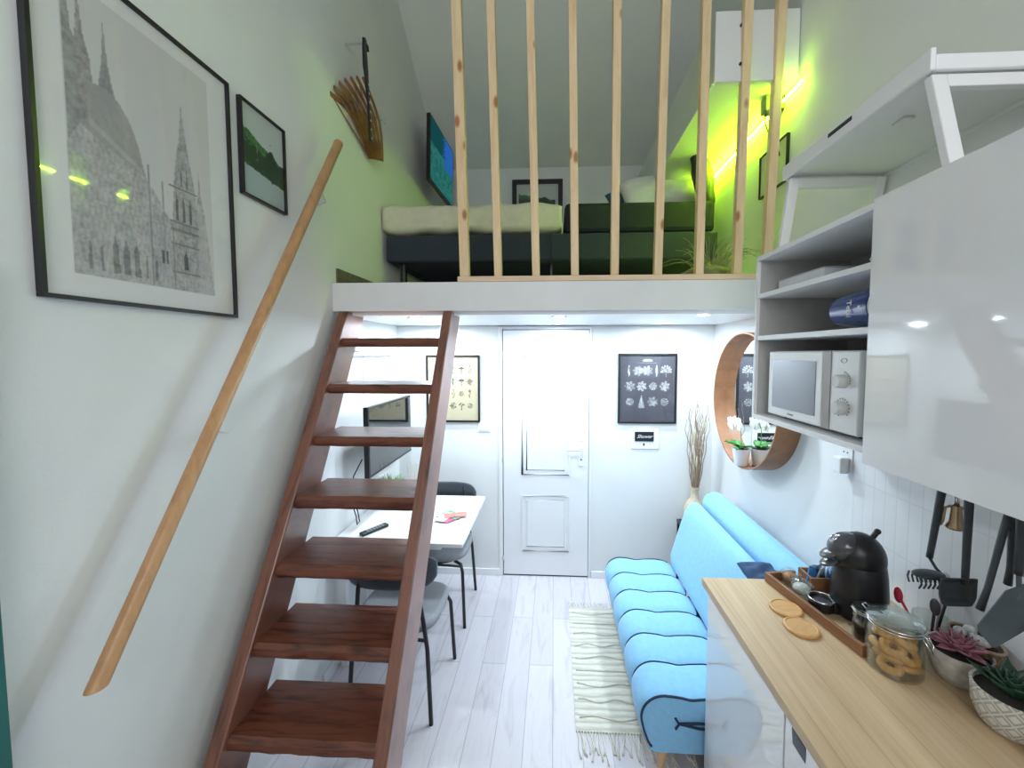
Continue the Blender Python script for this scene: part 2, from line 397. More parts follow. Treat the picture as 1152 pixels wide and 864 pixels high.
# ------------------------------------------------------------------ downlights
for i, (x, y) in enumerate(SPOTS):
    where = ['over the near end of the table, behind the stair top', 'in front of the panelled door, nearest the fascia', 'above the sofa, nearest the fascia',
             'over the far end of the table', 'nearest the top of the panelled door', 'nearest the back right corner'][i]
    t = thing('downlight', 'small round recessed ceiling downlight '+where, 'light', (x, y, 2.003), group='downlights under the loft')
    MB().lathe([(.036, -.001), (.044, -.001), (.044, -.006), (.036, -.006)], 28, close=False).build('ring', M['white'], t)
    MB().lathe([(.0, -.002), (.036, -.002)], 24, close=False).build('lens', emit('downlight_lens', (.9, .96, 1), 14), t)

# ------------------------------------------------------------------ open staircase
t = thing('open_staircase', 'steep open-tread staircase of red-brown stained rough timber against the left wall', 'staircase', (0, 0, 0))
k = 1.73
def yf(z): return 2.195-(2.022-z)/k
for x0, x1 in ((-1.205, -1.150), (-.612, -.562)):
    b = MB()
    n = 14; poly = [(yf(2.02), 2.02), (yf(0), 0), (yf(0)+.215, 0), (yf(2.02)+.20, 2.02)]
    b.prism(poly, 'x', x0, x1)
    o = b.build('stringer', M['stringer'], t, bev=.006)
for i in range(8):
    z = 1.873-.24*i; rr = random.Random(i)
    y0 = yf(z)+.004; dep = .255
    b = MB(); n = 14
    th = .05+(.012 if i > 2 else 0)
    def prof(dz, dy): return [(y0+dy+.012, z-th), (y0+dy, z-th+.014), (y0+dy-.002, z-.018), (y0+dy+.014, z-.003), (y0+dep, z), (y0+dep, z-th)]
    rows = []
    for j in range(n+1):
        x = -1.149+(.536)*j/n; e = (rr.random()-.5)*.006
        rows.append([b.bm.verts.new((x, p[0], p[1]+(rr.random()-.5)*.0015)) for p in prof(0, e)])
    for a, c in zip(rows, rows[1:]):
        for q in range(6): b.bm.faces.new([a[q], c[q], c[(q+1) % 6], a[(q+1) % 6]])
    b.bm.faces.new(rows[0]); b.bm.faces.new(rows[-1][::-1])
    b.build('tread', M['stair'], t, smooth='auto', ang=35)

# ------------------------------------------------------------------ handrail
P0, P1 = Vector((-1.135, .895, .957)), Vector((-1.135, 2.118, 2.895))
t = thing('handrail', 'round oiled wooden handrail sloping up the white left wall', 'handrail', P0)
dv = P1-P0
b = MB(); q = dv.to_track_quat('Z', 'Y').to_matrix().to_4x4()
b.lathe([(.021, 0), (.021, .05), (.0225, dv.length-.003), (.020, dv.length)], 24, q)
du = dv.normalized()
for v_ in b.bm.verts:
    if v_.co.dot(du) < .03: v_.co += du*(-v_.co.z/du.z)      # the lower end is sawn off level
b.build('rail', M['oakrail'], t, smooth='auto')
for f in (.30, .84):
    p = dv*f
    wl = XL-P0.x
    MB().tube([p+Vector((0, .022, -.012)), p+Vector((-.02, .09, -.03)), p+Vector((wl+.002, .135, -.035))], .006).build('bracket', M['white'], t, smooth='auto')

# ------------------------------------------------------------------ printed pictures painted by numpy on dense grids
def poly_mask(U, V, pts):
    m = np.zeros(U.shape, bool); n = len(pts)
    for i in range(n):
        x0, y0 = pts[i]; x1, y1 = pts[(i+1) % n]
        if y0 == y1: continue
        c = ((V >= min(y0, y1)) & (V < max(y0, y1)) & (U < x0+(V-y0)*(x1-x0)/(y1-y0)))
        m ^= c
    return m
def noise2(U, V, fu, fv, seed):
    r = np.random.RandomState(seed); g = r.rand(int(fv)+2, int(fu)+2)
    x = np.clip(U, 0, .9999)*fu; y = np.clip(V, 0, .9999)*fv
    i, j = x.astype(int), y.astype(int); a, c = x-i, y-j
    return (g[j, i]*(1-a)+g[j, i+1]*a)*(1-c)+(g[j+1, i]*(1-a)+g[j+1, i+1]*a)*c
def print_mat(name, rough=.55, strength=0):
    if strength:
        m = emit(name, (1, 1, 1), strength); nt = m.node_tree
        a = nd(nt, 'ShaderNodeVertexColor', layer_name='print'); nt.links.new(a.outputs[0], nt.nodes['Emission'].inputs[0]); return m
    m, nt, b = base(name, (1, 1, 1), rough); a = nd(nt, 'ShaderNodeVertexColor', layer_name='print'); nt.links.new(a.outputs[0], b.inputs[0]); return m
def art(name, fn, frame3, nx, ny, mat, parent):
    "frame3(u,v) -> local point; fn(U,V) -> rgb"
    u, v = np.meshgrid(np.linspace(0, 1, nx+1), np.linspace(0, 1, ny+1))
    col = np.clip(fn(u, v), 0, 1)
    verts = [frame3(a, c) for a, c in zip(u.ravel(), v.ravel())]
    faces = [(j*(nx+1)+i, j*(nx+1)+i+1, (j+1)*(nx+1)+i+1, (j+1)*(nx+1)+i) for j in range(ny) for i in range(nx)]
    me = bpy.data.meshes.new(name); me.from_pydata(verts, [], faces)
    ca = me.color_attributes.new('print', 'FLOAT_COLOR', 'POINT')
    ca.data.foreach_set('color', np.concatenate([col.reshape(-1, 3), np.ones((col.shape[0]*col.shape[1], 1))], 1).ravel())
    me.materials.append(mat); o = bpy.data.objects.new(name, me); C.objects.link(o); o.parent = parent; return o
def rgb(g, c=(1, 1, 1)): return g[..., None]*np.array(c)

def cathedral(U, V):
    paper = np.ones(U.shape)*.80
    inside = (U > .115) & (U < .862) & (V > .072) & (V < .945)
    g = np.where(inside, .68-.03*V, paper)
    tex = .55*noise2(U, V, 90, 150, 1)+.45*noise2(U, V, 40, 50, 2)
    arches = .5+.5*np.sin(U*260)*np.sign(np.sin(V*70+.9))
    fade = np.clip((.9-V)*.9, 0, 1)
    def lay(m, lo, hi, vert=0):
        nonlocal g
        t = tex*(1-vert)+vert*(.5*tex+.5*arches)
        g = np.where(m & inside, 1.0*lo+(hi-lo)*1.2*t, g)
    # hazy far left towers, dome, body
    lay(poly_mask(U, V, [(.12, 0), (.12, .93), (.142, .93), (.150, .80), (.165, .78), (.168, .40), (.17, 0)]), .20, .46)
    lay(poly_mask(U, V, [(.16, 0), (.155, .70), (.168, .80), (.183, .935), (.200, .80), (.222, .74), (.235, .60), (.24, 0)]), .20, .44, .3)
    lay(poly_mask(U, V, [(.255, .66), (.258, .70), (.272, .76), (.285, .89), (.298, .76), (.312, .70), (.325, .66)]), .24, .42)
    dome = [(.20, .5), (.205, .66), (.24, .675), (.30, .675), (.34, .655), (.38, .62), (.41, .575), (.43, .53), (.445, .48), (.46, .44), (.46, .3), (.2, .3)]
    lay(poly_mask(U, V, dome), .33, .42)
    dd = poly_mask(U, V, [(.21, .56), (.44, .47), (.44, .452), (.21, .54)]); lay(dd, .42, .52)
    body = [(.115, .05), (.115, .46), (.17, .53), (.25, .50), (.36, .47), (.45, .45), (.50, .41), (.53, .38), (.56, .345), (.59, .325), (.65, .33), (.70, .36), (.70, .05)]
    lay(poly_mask(U, V, body), .28, .62, .35)
    lay((np.abs(U-.47) < .004) & (V < .50), .25, .4); lay((np.abs(U-.545) < .004) & (V < .46) & (V > .2), .3, .45)
    for x in (.29, .34, .39):     # dark tall portals
        lay(poly_mask(U, V, [(x-.016, .09), (x-.014, .17), (x, .215), (x+.014, .17), (x+.016, .09)]), .12, .36)
    for x in (.18, .23, .44, .49): lay(poly_mask(U, V, [(x-.007, .09), (x-.006, .16), (x, .18), (x+.006, .16), (x+.007, .09)]), .16, .36)
    # tower on the right
    tw = [(.575, .05), (.585, .20), (.60, .36), (.618, .50), (.638, .595), (.655, .64), (.668, .72), (.677, .80), (.686, .72), (.702, .64), (.716, .58), (.74, .50), (.752, .42),
          (.768, .47), (.775, .575), (.783, .47), (.805, .40), (.825, .28), (.842, .17), (.858, .06)]
    lay(poly_mask(U, V, tw), .22, .58, .25)
    lay(poly_mask(U, V, [(.75, .06), (.755, .42), (.80, .40), (.855, .06)]), .40, .62, .2)
    for x in (.627, .668, .712): lay(poly_mask(U, V, [(x-.008, .335), (x-.007, .41), (x, .435), (x+.007, .41), (x+.008, .335)]), .10, .22)
    for x in (.66, .695): lay(poly_mask(U, V, [(x-.006, .47), (x-.005, .52), (x, .54), (x+.005, .52), (x+.006, .47)]), .12, .28)
    lay(poly_mask(U, V, [(.655, .155), (.655, .20), (.668, .225), (.682, .20), (.682, .155)]), .05, .15)
    for x in (.53, .555): lay((np.abs(U-x) < .007) & (V > .16) & (V < .21), .10, .2)
    for z in (.33, .30, .245, .14, .46): lay((np.abs(V-z) < .0035) & (U > .58) & (U < .76), .20, .30)
    lay((np.abs(U-.595) < .004) & (V < .32), .18, .3)
    return rgb(g, (1.0, .985, 1.0))
def landscape(U, V):
    g = np.zeros(U.shape+(3,)); g[:] = (.55, .60, .58)
    n = noise2(U, V, 14, 18, 5); n2 = noise2(U, V, 40, 50, 6)
    hill = (V < .74-.22*U+.03*n) & (V > .34-.07*U)
    g[hill] = (.035, .15, .035)
    h2 = hill & (V < .64-.22*U+.03*n) & (V > .50); g[h2] = (.008, .035, .012)
    li = hill & (n2 > .6) & (V > .52-.1*U); g[li] = (.08, .25, .07)
    v = (V < .52+.12*(n-.2)+.13*np.exp(-((U-.68)/.07)**2)) & (V > .40-.10*np.exp(-((U-.68)/.07)**2)-.06*n); g[v] = (.006, .03, .014)
    tower = ((np.abs(U-.35) < .015) & (V > .5) & (V < .62)) | ((np.abs(U-.35) < .012) & (V > .36) & (V < .46)); g[tower] = (.28, .33, .28)
    w = V < .34-.07*U-.05*np.exp(-((U-.68)/.05)**2); g[w] = (.42, .53, .52)
    bl = hill & (n2 > .35) & (V < .60-.15*U); g[bl] = (.012, .05, .02)
    return g
def plants(U, V, dark, light, rows, seed, kinds):
    g = np.zeros(U.shape+(3,)); g[:] = dark; rs = random.Random(seed)
    asp = .82
    nz = noise2(U, V, 70, 90, seed); nz2 = noise2(U, V, 40, 50, seed+1)
    def disp(m, f=1.0):
        m = m & (nz > .30); g[m] = np.array(light)*f*(.55+.6*nz2[m])[:, None]
    ny = len(rows)
    for r, nx in enumerate(rows):
        cyv = .77-r*.235 if ny == 3 else .80-r*.19
        for i in range(nx):
            cx = (i+.5)/nx*.84+.08; kd = kinds[(r*5+i*2+rs.randint(0, 1)) % len(kinds)]
            h = .085 if ny == 3 else .062; x = (U-cx)*asp/1.12; y = (V-cyv)/1.1
            f = .75+.25*rs.random()
            rr = np.sqrt(x*x+y*y); a = np.arctan2(y, x)
            if kd == 'leaf': disp((np.abs(x) < .016*(1-(y/h)**2)) & (np.abs(y) < h), f)
            elif kd == 'fern':
                s = np.abs(np.sin((y-np.abs(x)*.6)*150)); disp((np.abs(x) < .042*(1-(y/h))*.5+.004) & (np.abs(y) < h) & ((s > .55) | (np.abs(x) < .004)), f)
            elif kd == 'fan': disp((rr < h*.9) & (np.abs(np.sin(a*6)) > .5) & (y > -.03) | (np.abs(x) < .004) & (y < 0) & (y > -h), f)
            elif kd == 'round': disp((rr < h*.62) & (np.sin(a*9+rr*120) > -.3), f)
            elif kd == 'bush': disp((rr < h*.85*(.6+.4*np.abs(np.sin(a*3.5)))) & (np.sin(x*260)*np.sin(y*260) > -.35), f)
            elif kd == 'stem': disp(((np.abs(x-.01*np.sin(y*60)) < .006) & (np.abs(y) < h)) | (((x/.02)**2+((y-h*.6)/.02)**2) < 1), f)
            elif kd == 'cap': disp(((((x)/.04)**2+((y-.012)/.028)**2 < 1) & (y > .005)) | ((np.abs(x) < .008) & (y < .01) & (y > -h)), f)
            elif kd == 'bulb': disp(((x/.02)**2+(y/h)**2 < 1) & ((x/.013)**2+(y/(h*.8))**2 > 1) | (np.abs(x) < .002) & (np.abs(y) < h), f)
    return g
def poster_dark(U, V):
    g = plants(U, V, (.075, .075, .095), (.62, .63, .63), (5, 4, 4), 3, ['leaf', 'fern', 'bush', 'fan', 'round', 'bush'])
    t = (np.abs(V-.925) < .018) & (np.abs(U-.5) < .10*(1-np.abs(V-.92)*20)) & (np.sin(U*240) > -.5); g[t] = (.5, .5, .52)
    t = (np.abs(V-.885) < .004) & (np.abs(U-.5) < .17) & (np.sin(U*400) > -.2); g[t] = (.3, .3, .32)
    return g
def poster_cream(U, V):
    g = plants(U, V, (.62, .56, .38), (.10, .09, .07), (5, 5, 5, 5), 9, ['cap', 'bulb', 'round', 'leaf', 'stem', 'cap', 'bush'])
    t = (np.abs(V-.915) < .010) & (np.abs(U-.5) < .2) & (np.sin(U*200) > -.2); g[t] = (.4, .36, .26)
    return g
def wall_picture(name, label, loc, W, Hh, fw, depth, axis, fn, nx, ny, mat_up=None, framemat=None, glassy=True, mount=0, group=None):
    "axis 'x+': hangs on the left wall facing +X; 'x-': on the right wall; 'y-': faces the camera. loc = lower corner nearest/leftmost on the wall plane"
    t = thing(name, label, 'picture', loc, group=group)
    def loc3(a, d, z):
        if axis == 'x+': return (d, a, z)
        if axis == 'x-': return (-d, a, z)
        return (a, -d, z)
    fm = framemat or M['black']; b = MB()
    def bx(a0, a1, z0, z1, d0, d1):
        p, q = loc3(a0, d0, z0), loc3(a1, d1, z1); b.box(tuple(map(min, p, q)), tuple(map(max, p, q)))
    bx(0, W, 0, fw, .001, depth); bx(0, W, Hh-fw, Hh, .001, depth); bx(0, fw, fw, Hh-fw, .001, depth); bx(W-fw, W, fw, Hh-fw, .001, depth)
    b.build('frame', fm, t, bev=.0012)
    art('print', fn, lambda u, v: loc3(fw+u*(W-2*fw), depth*.45, fw+v*(Hh-2*fw)), nx, ny, print_mat(name+'_print'), t)
    if glassy:
        b = MB(); bx(fw, W-fw, fw, Hh-fw, depth*.7, depth*.7+.0015); b.build('glass', M['pglass'], t)
    return t
def margin(fn, mu, mv, col):
    def f(U, V):
        g = fn(np.clip((U-mu)/(1-2*mu), 0, 1), np.clip((V-mv)/(1-2*mv), 0, 1))
        out = (U < mu) | (U > 1-mu) | (V < mv) | (V > 1-mv); g[out] = col; return g
    return f
wall_picture('framed_print', 'large black-framed black and white cathedral print on the left wall', (XL, .905, 1.925), .595, .875, .011, .02, 'x+', cathedral, 190, 290)
wall_picture('framed_print', 'small black-framed green lake landscape print beside the top of the handrail', (XL, 1.553, 2.42), .262, .375, .009, .02, 'x+', landscape, 60, 90)
wall_picture('framed_print', 'black-framed dark botanical print with pale leaf drawings to the right of the door', (.497, YB, 1.245), .445, .54, .014, .02, 'y-', poster_dark, 200, 240)
wall_picture('framed_print', 'black-framed cream print of mushroom drawings on the back wall left of the door', (-1.005, YB, 1.243), .425, .53, .014, .02, 'y-', poster_cream, 200, 240)
wall_picture('framed_print', 'dark-framed green landscape print on the low wall behind the loft bed', (-.45, 4.4, 3.18), .54, .46, .047, .03, 'y-', margin(landscape, .06, .07, (.55, .57, .55)), 50, 50)
wall_picture('framed_print', 'thin black-edged print on the loft side wall by the glowing green strip', (XR, 2.20, 2.69), .28, .24, .006, .018, 'x-', lambda U, V: rgb(np.ones(U.shape)*.7, (1, 1, .95)), 4, 4, glassy=False)

# ------------------------------------------------------------------ little sign and switch on the back wall
t = thing('wall_sign', 'small black sign with white script above a white plate on the back wall', 'sign', (.60, YB, 1.045))
MB().box((0, -.008, 0), (.215, -.001, .16)).build('backing_plate', M['white'], t, bev=.002)
MB().box((.030, -.014, .060), (.175, -.008, .135)).build('black_panel', M['black'], t, bev=.001)
def text(body, size, mat, parent, loc, rot, name='lettering', shear=0, ext=.0004):
    cu = bpy.data.curves.new(name, 'FONT'); cu.body = body; cu.size = size; cu.shear = shear; cu.extrude = ext; cu.align_x = 'CENTER'; cu.align_y = 'CENTER'
    tmp = bpy.data.objects.new('tmp', cu); C.objects.link(tmp); bpy.context.view_layer.update()
    me = bpy.data.meshes.new_from_object(tmp); bpy.data.objects.remove(tmp)
    me.materials.clear(); me.materials.append(mat)
    o = bpy.data.objects.new(name, me); C.objects.link(o); o.parent = parent; o.location = loc; o.rotation_euler = rot; return o
lum = noisy('white_ink', (.8, .8, .8), .6, .01, 4, 0)
text('Shower', .038, lum, t, (.103, -.0145, .098), (PI/2, 0, 0), shear=.5)
MB().lathe([(0, .022), (.003, .014), (.0065, .005), (.006, .0), (.0, -.003)], 12, T(.100, -.010, .028) @ S(1, .3, 1)).build('drop_mark', M['black'], t)
t = thing('light_switch', 'white double rocker light switch on the back wall beside the cream print', 'switch', (-.60, YB, 1.165))
MB().box((0, -.009, 0), (.10, -.001, .085)).build('plate', M['white'], t, bev=.003)
for x in (.012, .052): MB().box((x, -.014, .014), (x+.036, -.009, .071)).build('rocker', M['white'], t, bev=.002)

# ------------------------------------------------------------------ loft railing
BX = [-.493, -.307, -.098, .114, .329, .560, .779, .978, 1.13]
TX = [-.498, -.323, -.124, .087, .310, .549, .745, .947, 1.108]
t = thing('loft_railing', 'pine railing of tall upright slats along the edge of the loft', 'railing', (0, 2.2, 2.18))
MB().box((-.53, .0, .001), (XR-.001, .06, .030)).build('bottom_rail', M['pineh'], t, bev=.002)
for i, (a, c) in enumerate(zip(BX, TX)):
    z1 = 2.42; sx = (c-a)/1.36; lean = -.12/1.36
    b = MB(); hw = .021 if i else .026
    Mx = Matrix(((1, 0, sx, a), (0, 1, lean, .03), (0, 0, 1, .030), (0, 0, 0, 1)))
    b.box((-hw, -.022, 0), (hw, .022, 1.66), Mx)
    b.build('baluster', M['pine'], t, bev=.004)

# ------------------------------------------------------------------ bed on the loft
t = thing('bed', 'low upholstered navy bed across the loft behind the railing', 'bed', (-.02, 2.87, 2.176))
MB().box((-1.19, .0, .27), (1.15, .07, .455)).box((-1.19, .07, .27), (-1.12, 1.25, .455)).box((1.08, .07, .27), (1.15, 1.25, .455)).box((-1.12, 1.18, .27), (1.08, 1.25, .455)).box((-1.12, .07, .27), (1.08, 1.18, .34)).build('frame', M['navybed'], t, bev=.012)
for x, y in ((-1.1, .1), (1.05, .1), (-1.1, 1.15), (1.05, 1.15), (0, .15)): MB().cyl((x, y, 0), (x, y, .27), .025).build('leg', M['black'], t)
MB().tube([(.0, -.002, .27), (.0, -.002, .455)], .003).build('seam', M['black'], t)
o = MB().box((-1.135, 2.945, 2.520), (1.055, 4.04, 2.635)).build('mattress', M['darksheet'], bev=.02); tag(o, 'mattress in a dark navy sheet lying on the loft bed', 'mattress')
o = MB().box((.075, 2.89, 2.640), (1.12, 4.10, 2.85)).build('mattress_topper', M['darksheet'], bev=.03); tag(o, 'thick dark topper on the right half of the loft bed, beside the beige duvet', 'mattress')
def cushion(W, Hh, D, n=14, pinch=.5, wr=.012, seed=1):
    b = MB(); rs = np.random.RandomState(seed); ph = rs.rand(6)*6
    for sgn in (1, -1):
        vs = []
        for i in range(n+1):
            row = []
            for j in range(n+1):
                u, v = i/n*2-1, j/n*2-1
                k = max(0, (1-u**4)*(1-v**4))**pinch
                px = u*W/2*(1-.06*(1-v*v)*0-.05*abs(v)**3*0) * (1-.07*(1-abs(v)**2)*abs(u)**3); py = v*Hh/2*(1-.07*(1-abs(u)**2)*abs(v)**3)
                wv = wr*k*(math.sin(u*5+ph[0]+v*3)+math.sin(v*7+ph[1]-u*4))*.5
                row.append(b.bm.verts.new((px, py, sgn*(D/2*k)+wv)))
            vs.append(row)
        for i in range(n):
            for j in range(n):
                f = [vs[i][j], vs[i+1][j], vs[i+1][j+1], vs[i][j+1]]
                b.bm.faces.new(f if sgn > 0 else f[::-1])
    bmesh.ops.remove_doubles(b.bm, verts=b.bm.verts, dist=1e-5)
    return b
# beige duvet folded over the left half, with a slack uneven edge
b = MB()
def duv(u, v):
    x = -1.225+u*1.28; a = v*2*PI
    ca, sa = math.cos(a), math.sin(a); e = .35
    py = math.copysign(abs(ca)**e, ca); pz = math.copysign(abs(sa)**e, sa)
    h = .102+.008*math.sin(u*9+1)+.006*math.sin(u*23)
    if u < .03 or u > .985: h *= .86
    return (x, 3.17+.32*py+.008*math.sin(u*14), 2.750+h*pz+.004*math.sin(u*31+a*3))
vs = b.grid(lambda u, v: duv(u, v), 44, 32)
bmesh.ops.remove_doubles(b.bm, verts=b.bm.verts, dist=1e-4)
b.bm.edges.ensure_lookup_table(); bmesh.ops.holes_fill(b.bm, edges=[e for e in b.bm.edges if e.is_boundary])
o = b.build('folded_duvet', M['beige'], smooth=True); tag(o, 'thick beige duvet folded over the left end of the loft bed', 'bedding')
o = cushion(.66, .42, .17, seed=2).build('pillow', M['pillow'], smooth=True, sub=1, loc=(.86, 3.36, 3.085), rot=(math.radians(56), math.radians(-10), math.radians(-4))); tag(o, 'plump white pillow leaning up on the right of the loft bed', 'pillow')
o = cushion(.30, .26, .10, seed=5).build('pillow', M['pillow'], smooth=True, sub=1, loc=(.50, 3.95, 2.94), rot=(math.radians(8), 0, .2)); tag(o, 'small white pillow lying flat at the middle of the loft bed', 'pillow')
mt = noisy('teal_print', (.02, .11, .17), .9, .6, 30, .2)
o = cushion(.60, .34, .10, seed=3).build('cushion', mt, smooth=True, sub=1, loc=(.76, 3.66, 3.17), rot=(math.radians(60), math.radians(-16), math.radians(-6))); tag(o, 'dark teal patterned cushion behind the white pillow on the loft bed', 'cushion')
o = cushion(.38, .42, .11, seed=4).build('cushion', M['dgrey'], smooth=True, sub=1, loc=(1.075, 3.03, 3.06), rot=(math.radians(84), 0, math.radians(58))); tag(o, 'dark grey square cushion standing against the side wall on the loft bed', 'cushion')

# loft television
def tv(t, pts, depth, art_fn, strength, bez=.012):
    pass
t = thing('television', 'flat television on the loft wall showing a green and blue picture', 'television', (-1.075, 3.50, 3.29), rot=(0, math.radians(3), math.radians(86)))
W, Hh = .62, .58
MB().box((0, 0, 0), (W, .035, Hh)).build('casing', M['blackp'], t, bev=.004)
def ocean(U, V):
    g = np.zeros(U.shape+(3,)); n = noise2(U, V, 22, 30, 11); n2 = noise2(U, V, 60, 80, 12)
    g[:] = (.01, .09, .10)
    g += rgb(n*.5+n2*.3, (.05, .28, .20))*(V < .62)[..., None]
    sky = (V > .38+.25*n) & (U > .45+.25*n2); g[sky] = (.03, .17, .60)
    return g
art('screen', ocean, lambda u, v: (.014+u*(W-.028), -.001, .018+v*(Hh-.032)), 60, 50, print_mat('loft_screen', strength=.55), t)
MB().box((.35, .036, .2), (.5, .155, .4)).build('wall_bracket', M['black'], t)

# LED strip, its adapter
led = emit('lime_led', (.50, 1.0, .012), 210)
t = thing('led_strip', 'glowing yellow-green light strip under the boxed soffit in the loft', 'light', (XR-.012, 2.16, 3.115))
MB().box((.004, -.07, -.004), (.0115, 1.86, .004)).build('channel', M['white'], t)
MB().cyl((-.004, -.07, 0), (-.004, 1.85, 0), .0055, seg=8).build('diodes', led, t)
t = thing('power_adapter', 'grey plug-in adapter with two cables hanging below the soffit', 'adapter', (1.160, 2.262, 3.10))
MB().box((-.045, -.015, -.03), (.03, .05, .055)).build('body', noisy('grey_plastic', (.22, .22, .2), .5), t, bev=.008)
MB().box((.0305, -.01, -.02), (.055, .045, .05)).build('plug', M['black'], t, bev=.003)
MB().tube([(-.03, .015, -.03), (-.032, .015, -.08), (-.01, .015, -.14), (.03, .02, -.21), (.06, .02, -.26)], .004).tube([(.0, .015, -.03), (.003, .015, -.09), (.012, .015, -.15), (.055, .02, -.25)], .004).build('cable', M['dgrey'], t, smooth=True)

# dried grass on the loft floor
t = thing('dried_grass_arrangement', 'arching dried grass with driftwood on the loft floor behind the railing', 'plant', (.93, 2.48, 2.176))
b = MB(); rs = random.Random(4)
for i in range(48):
    a = rs.random()*2*PI; r = .03+.05*rs.random(); L = .22+.16*rs.random(); bend = .06+.16*rs.random()
    pts = []
    for k2 in range(7):
        s_ = k2/6; pts.append((min(.25, r*math.cos(a)+bend*s_*s_*math.cos(a)*1.2), r*math.sin(a)*.7+bend*s_*s_*math.sin(a)*.8, .03+L*(s_-.35*s_*s_*s_*(bend/.12))))
    b.tube(pts, [.0032-.0022*q/6 for q in range(7)], 5)
b.build('blades', M['straw'], t, smooth=True)
MB().ell((0, 0, .07), (.16, .08, .07)).ell((.06, .02, .12), (.11, .05, .035), RY(.3)).ell((-.08, -.02, .11), (.09, .045, .03), RY(-.3)).build('driftwood', M['stone'], t, smooth=True)

# ------------------------------------------------------------------ coat hook bar with hangers
t = thing('hanger_bar', 'black perforated metal hanging bar with a hook on the left wall beside the loft', 'hook', (XL+.115, 2.405, 3.285))
b = MB()
poly = [(.055, -.20), (.075, -.20), (.062, .0), (.045, .20), (.030, .34), (.035, .36), (.018, .37), (.0, .36), (-.005, .30), (-.003, .20), (.02, .13), (.045, .0)]
b.prism(poly, 'x', -.006, .006)
b.tube([(0, .03, .35), (0, .055, .345), (0, .06, .32)], .007)
b.build('bar', M['blackm'], t, bev=.001)
for i in range(7):
    z = .12-.05*i; y = .042+.0045*i
    MB().cyl((.0062, y+.004, z), (.0072, y+.004, z), .006).build('hole', M['white'], t)
MB().cyl((-.114, .01, .33), (-.006, .01, .33), .006).build('wall_fixing', M['chrome'], t)
def hanger(loc, tilt, yaw, label, sc_=1):
    t = thing('clothes_hanger', label, 'hanger', loc, rot=(tilt, 0, yaw), group='wooden hangers on the hanging bar'); t.scale = (.45, sc_, sc_)
    pts = [(0, -.20, -.115), (0, -.15, -.085), (0, -.08, -.05), (0, 0, -.03), (0, .08, -.05), (0, .15, -.085), (0, .20, -.115)]
    MB().tube(pts, [.013, .014, .014, .015, .014, .014, .013], 8).build('shoulder', M['hanger'], t, smooth=True)
    MB().tube([(0, -.18, -.108), (0, .18, -.108)], .005).build('trouser_bar', M['hanger'], t, smooth=True)
    MB().tube([(0, 0, -.02), (0, 0, .02), (0, .018, .035), (0, .02, .055), (0, .0, .065), (0, -.015, .055)], .0022, 6).build('hook', M['chrome'], t, smooth=True)
hl = ['topmost wooden clothes hanger on the black bar', 'second wooden clothes hanger from the top of the black bar', 'third wooden clothes hanger down the black bar', 'fourth wooden clothes hanger down the black bar', 'fifth wooden clothes hanger down the black bar', 'last but one wooden clothes hanger on the black bar', 'lowest wooden clothes hanger on the black bar']
for i in range(7):
    a = math.radians(20+6.5*i); k_ = 1.12
    cy_, cz_ = 2.655+.006*i-k_*(.2*math.cos(a)-.115*math.sin(a)), 3.07+k_*(.2*math.sin(a)+.115*math.cos(a))
    hanger((XL+.012+.0135*i, cy_, cz_), -a, math.radians(-3), hl[i], k_)

# ------------------------------------------------------------------ kitchen wall cabinet (open) and its doored neighbour
t = thing('open_wall_cabinet', 'open white wall cabinet with two shelves holding the microwave', 'cabinet', (.84, 1.10, 1.517))
D = XR-.001-.84; Hc = .668; Wc = .632
MB().box((0, Wc-.016, 0), (D, Wc, Hc)).build('side_panel', M['melamine'], t, bev=.001)
MB().box((0, 0, 0), (D, .016, Hc)).build('side_panel', M['melamine'], t, bev=.001)
MB().box((0, .016, 0), (D, Wc-.016, .018)).build('bottom_panel', M['melamine'], t, bev=.001)
MB().box((0, .016, Hc-.018), (D, Wc-.016, Hc)).build('top_panel', M['melamine'], t, bev=.001)
MB().box((D-.012, .016, .018), (D-.002, Wc-.016, Hc-.018)).build('back_panel', M['greyin'], t)
MB().box((.012, Wc-.018, .02), (D-.012, Wc-.0155, Hc-.02)).build('inner_lining', M['greyin'], t)
for z in (.325, .497): MB().box((.004, .018, z), (D-.012, Wc-.018, z+.018)).build('shelf', M['melamine'], t, bev=.001)
t = thing('wall_cabinet', 'closed wall cabinet with a plain glossy white door at the right edge', 'cabinet', (.84, .48, 1.505))
MB().box((0, 0, 0), (D, .612, .68)).build('body', M['melamine'], t, bev=.001)
MB().box((-.022, .002, -.008), (-.002, .612, .678)).build('door', M['gloss'], t, bev=.0012)

# microwave
t = thing('microwave', 'white microwave oven with two round dials in the open wall cabinet', 'microwave', (.872, 1.178, 1.535))
mb_ = MB().box((.012, 0, .012), (.31, .475, .262)).build('body', M['white'], t, bev=.004)
for x in (.05, .27):
    for y in (.05, .44): MB().cyl((x, y, 0), (x, y, .012), .012).build('foot', M['black'], t)
d = MB().box((-.008, .155, .014), (.012, .475, .260)).build('door', noisy('microwave_white', (.8, .8, .79), .3, .01, 5, 0), t, bev=.005)
MB().box((-.0095, .185, .045), (-.008, .443, .228)).build('window', noisy('dark_window', (.05, .055, .07), .05, .01, 5, 0, Coat_Weight=1.0), d)
text('Heinner', .011, noisy('grey_ink', (.3, .3, .3), .6, 0, 4, 0), d, (-.0085, .32, .030), (PI/2, 0, -PI/2), name='brand_lettering')
p = MB().box((-.006, .0, .014), (.012, .153, .260)).build('control_panel', noisy('panel_white', (.78, .78, .77), .3, .01, 5, 0), t, bev=.004)
MB().box((-.009, .115, .014), (-.0065, .150, .260)).build('door_release', noisy('taupe_grey', (.33, .30, .28), .35, .02, 5, 0), p, bev=.001)
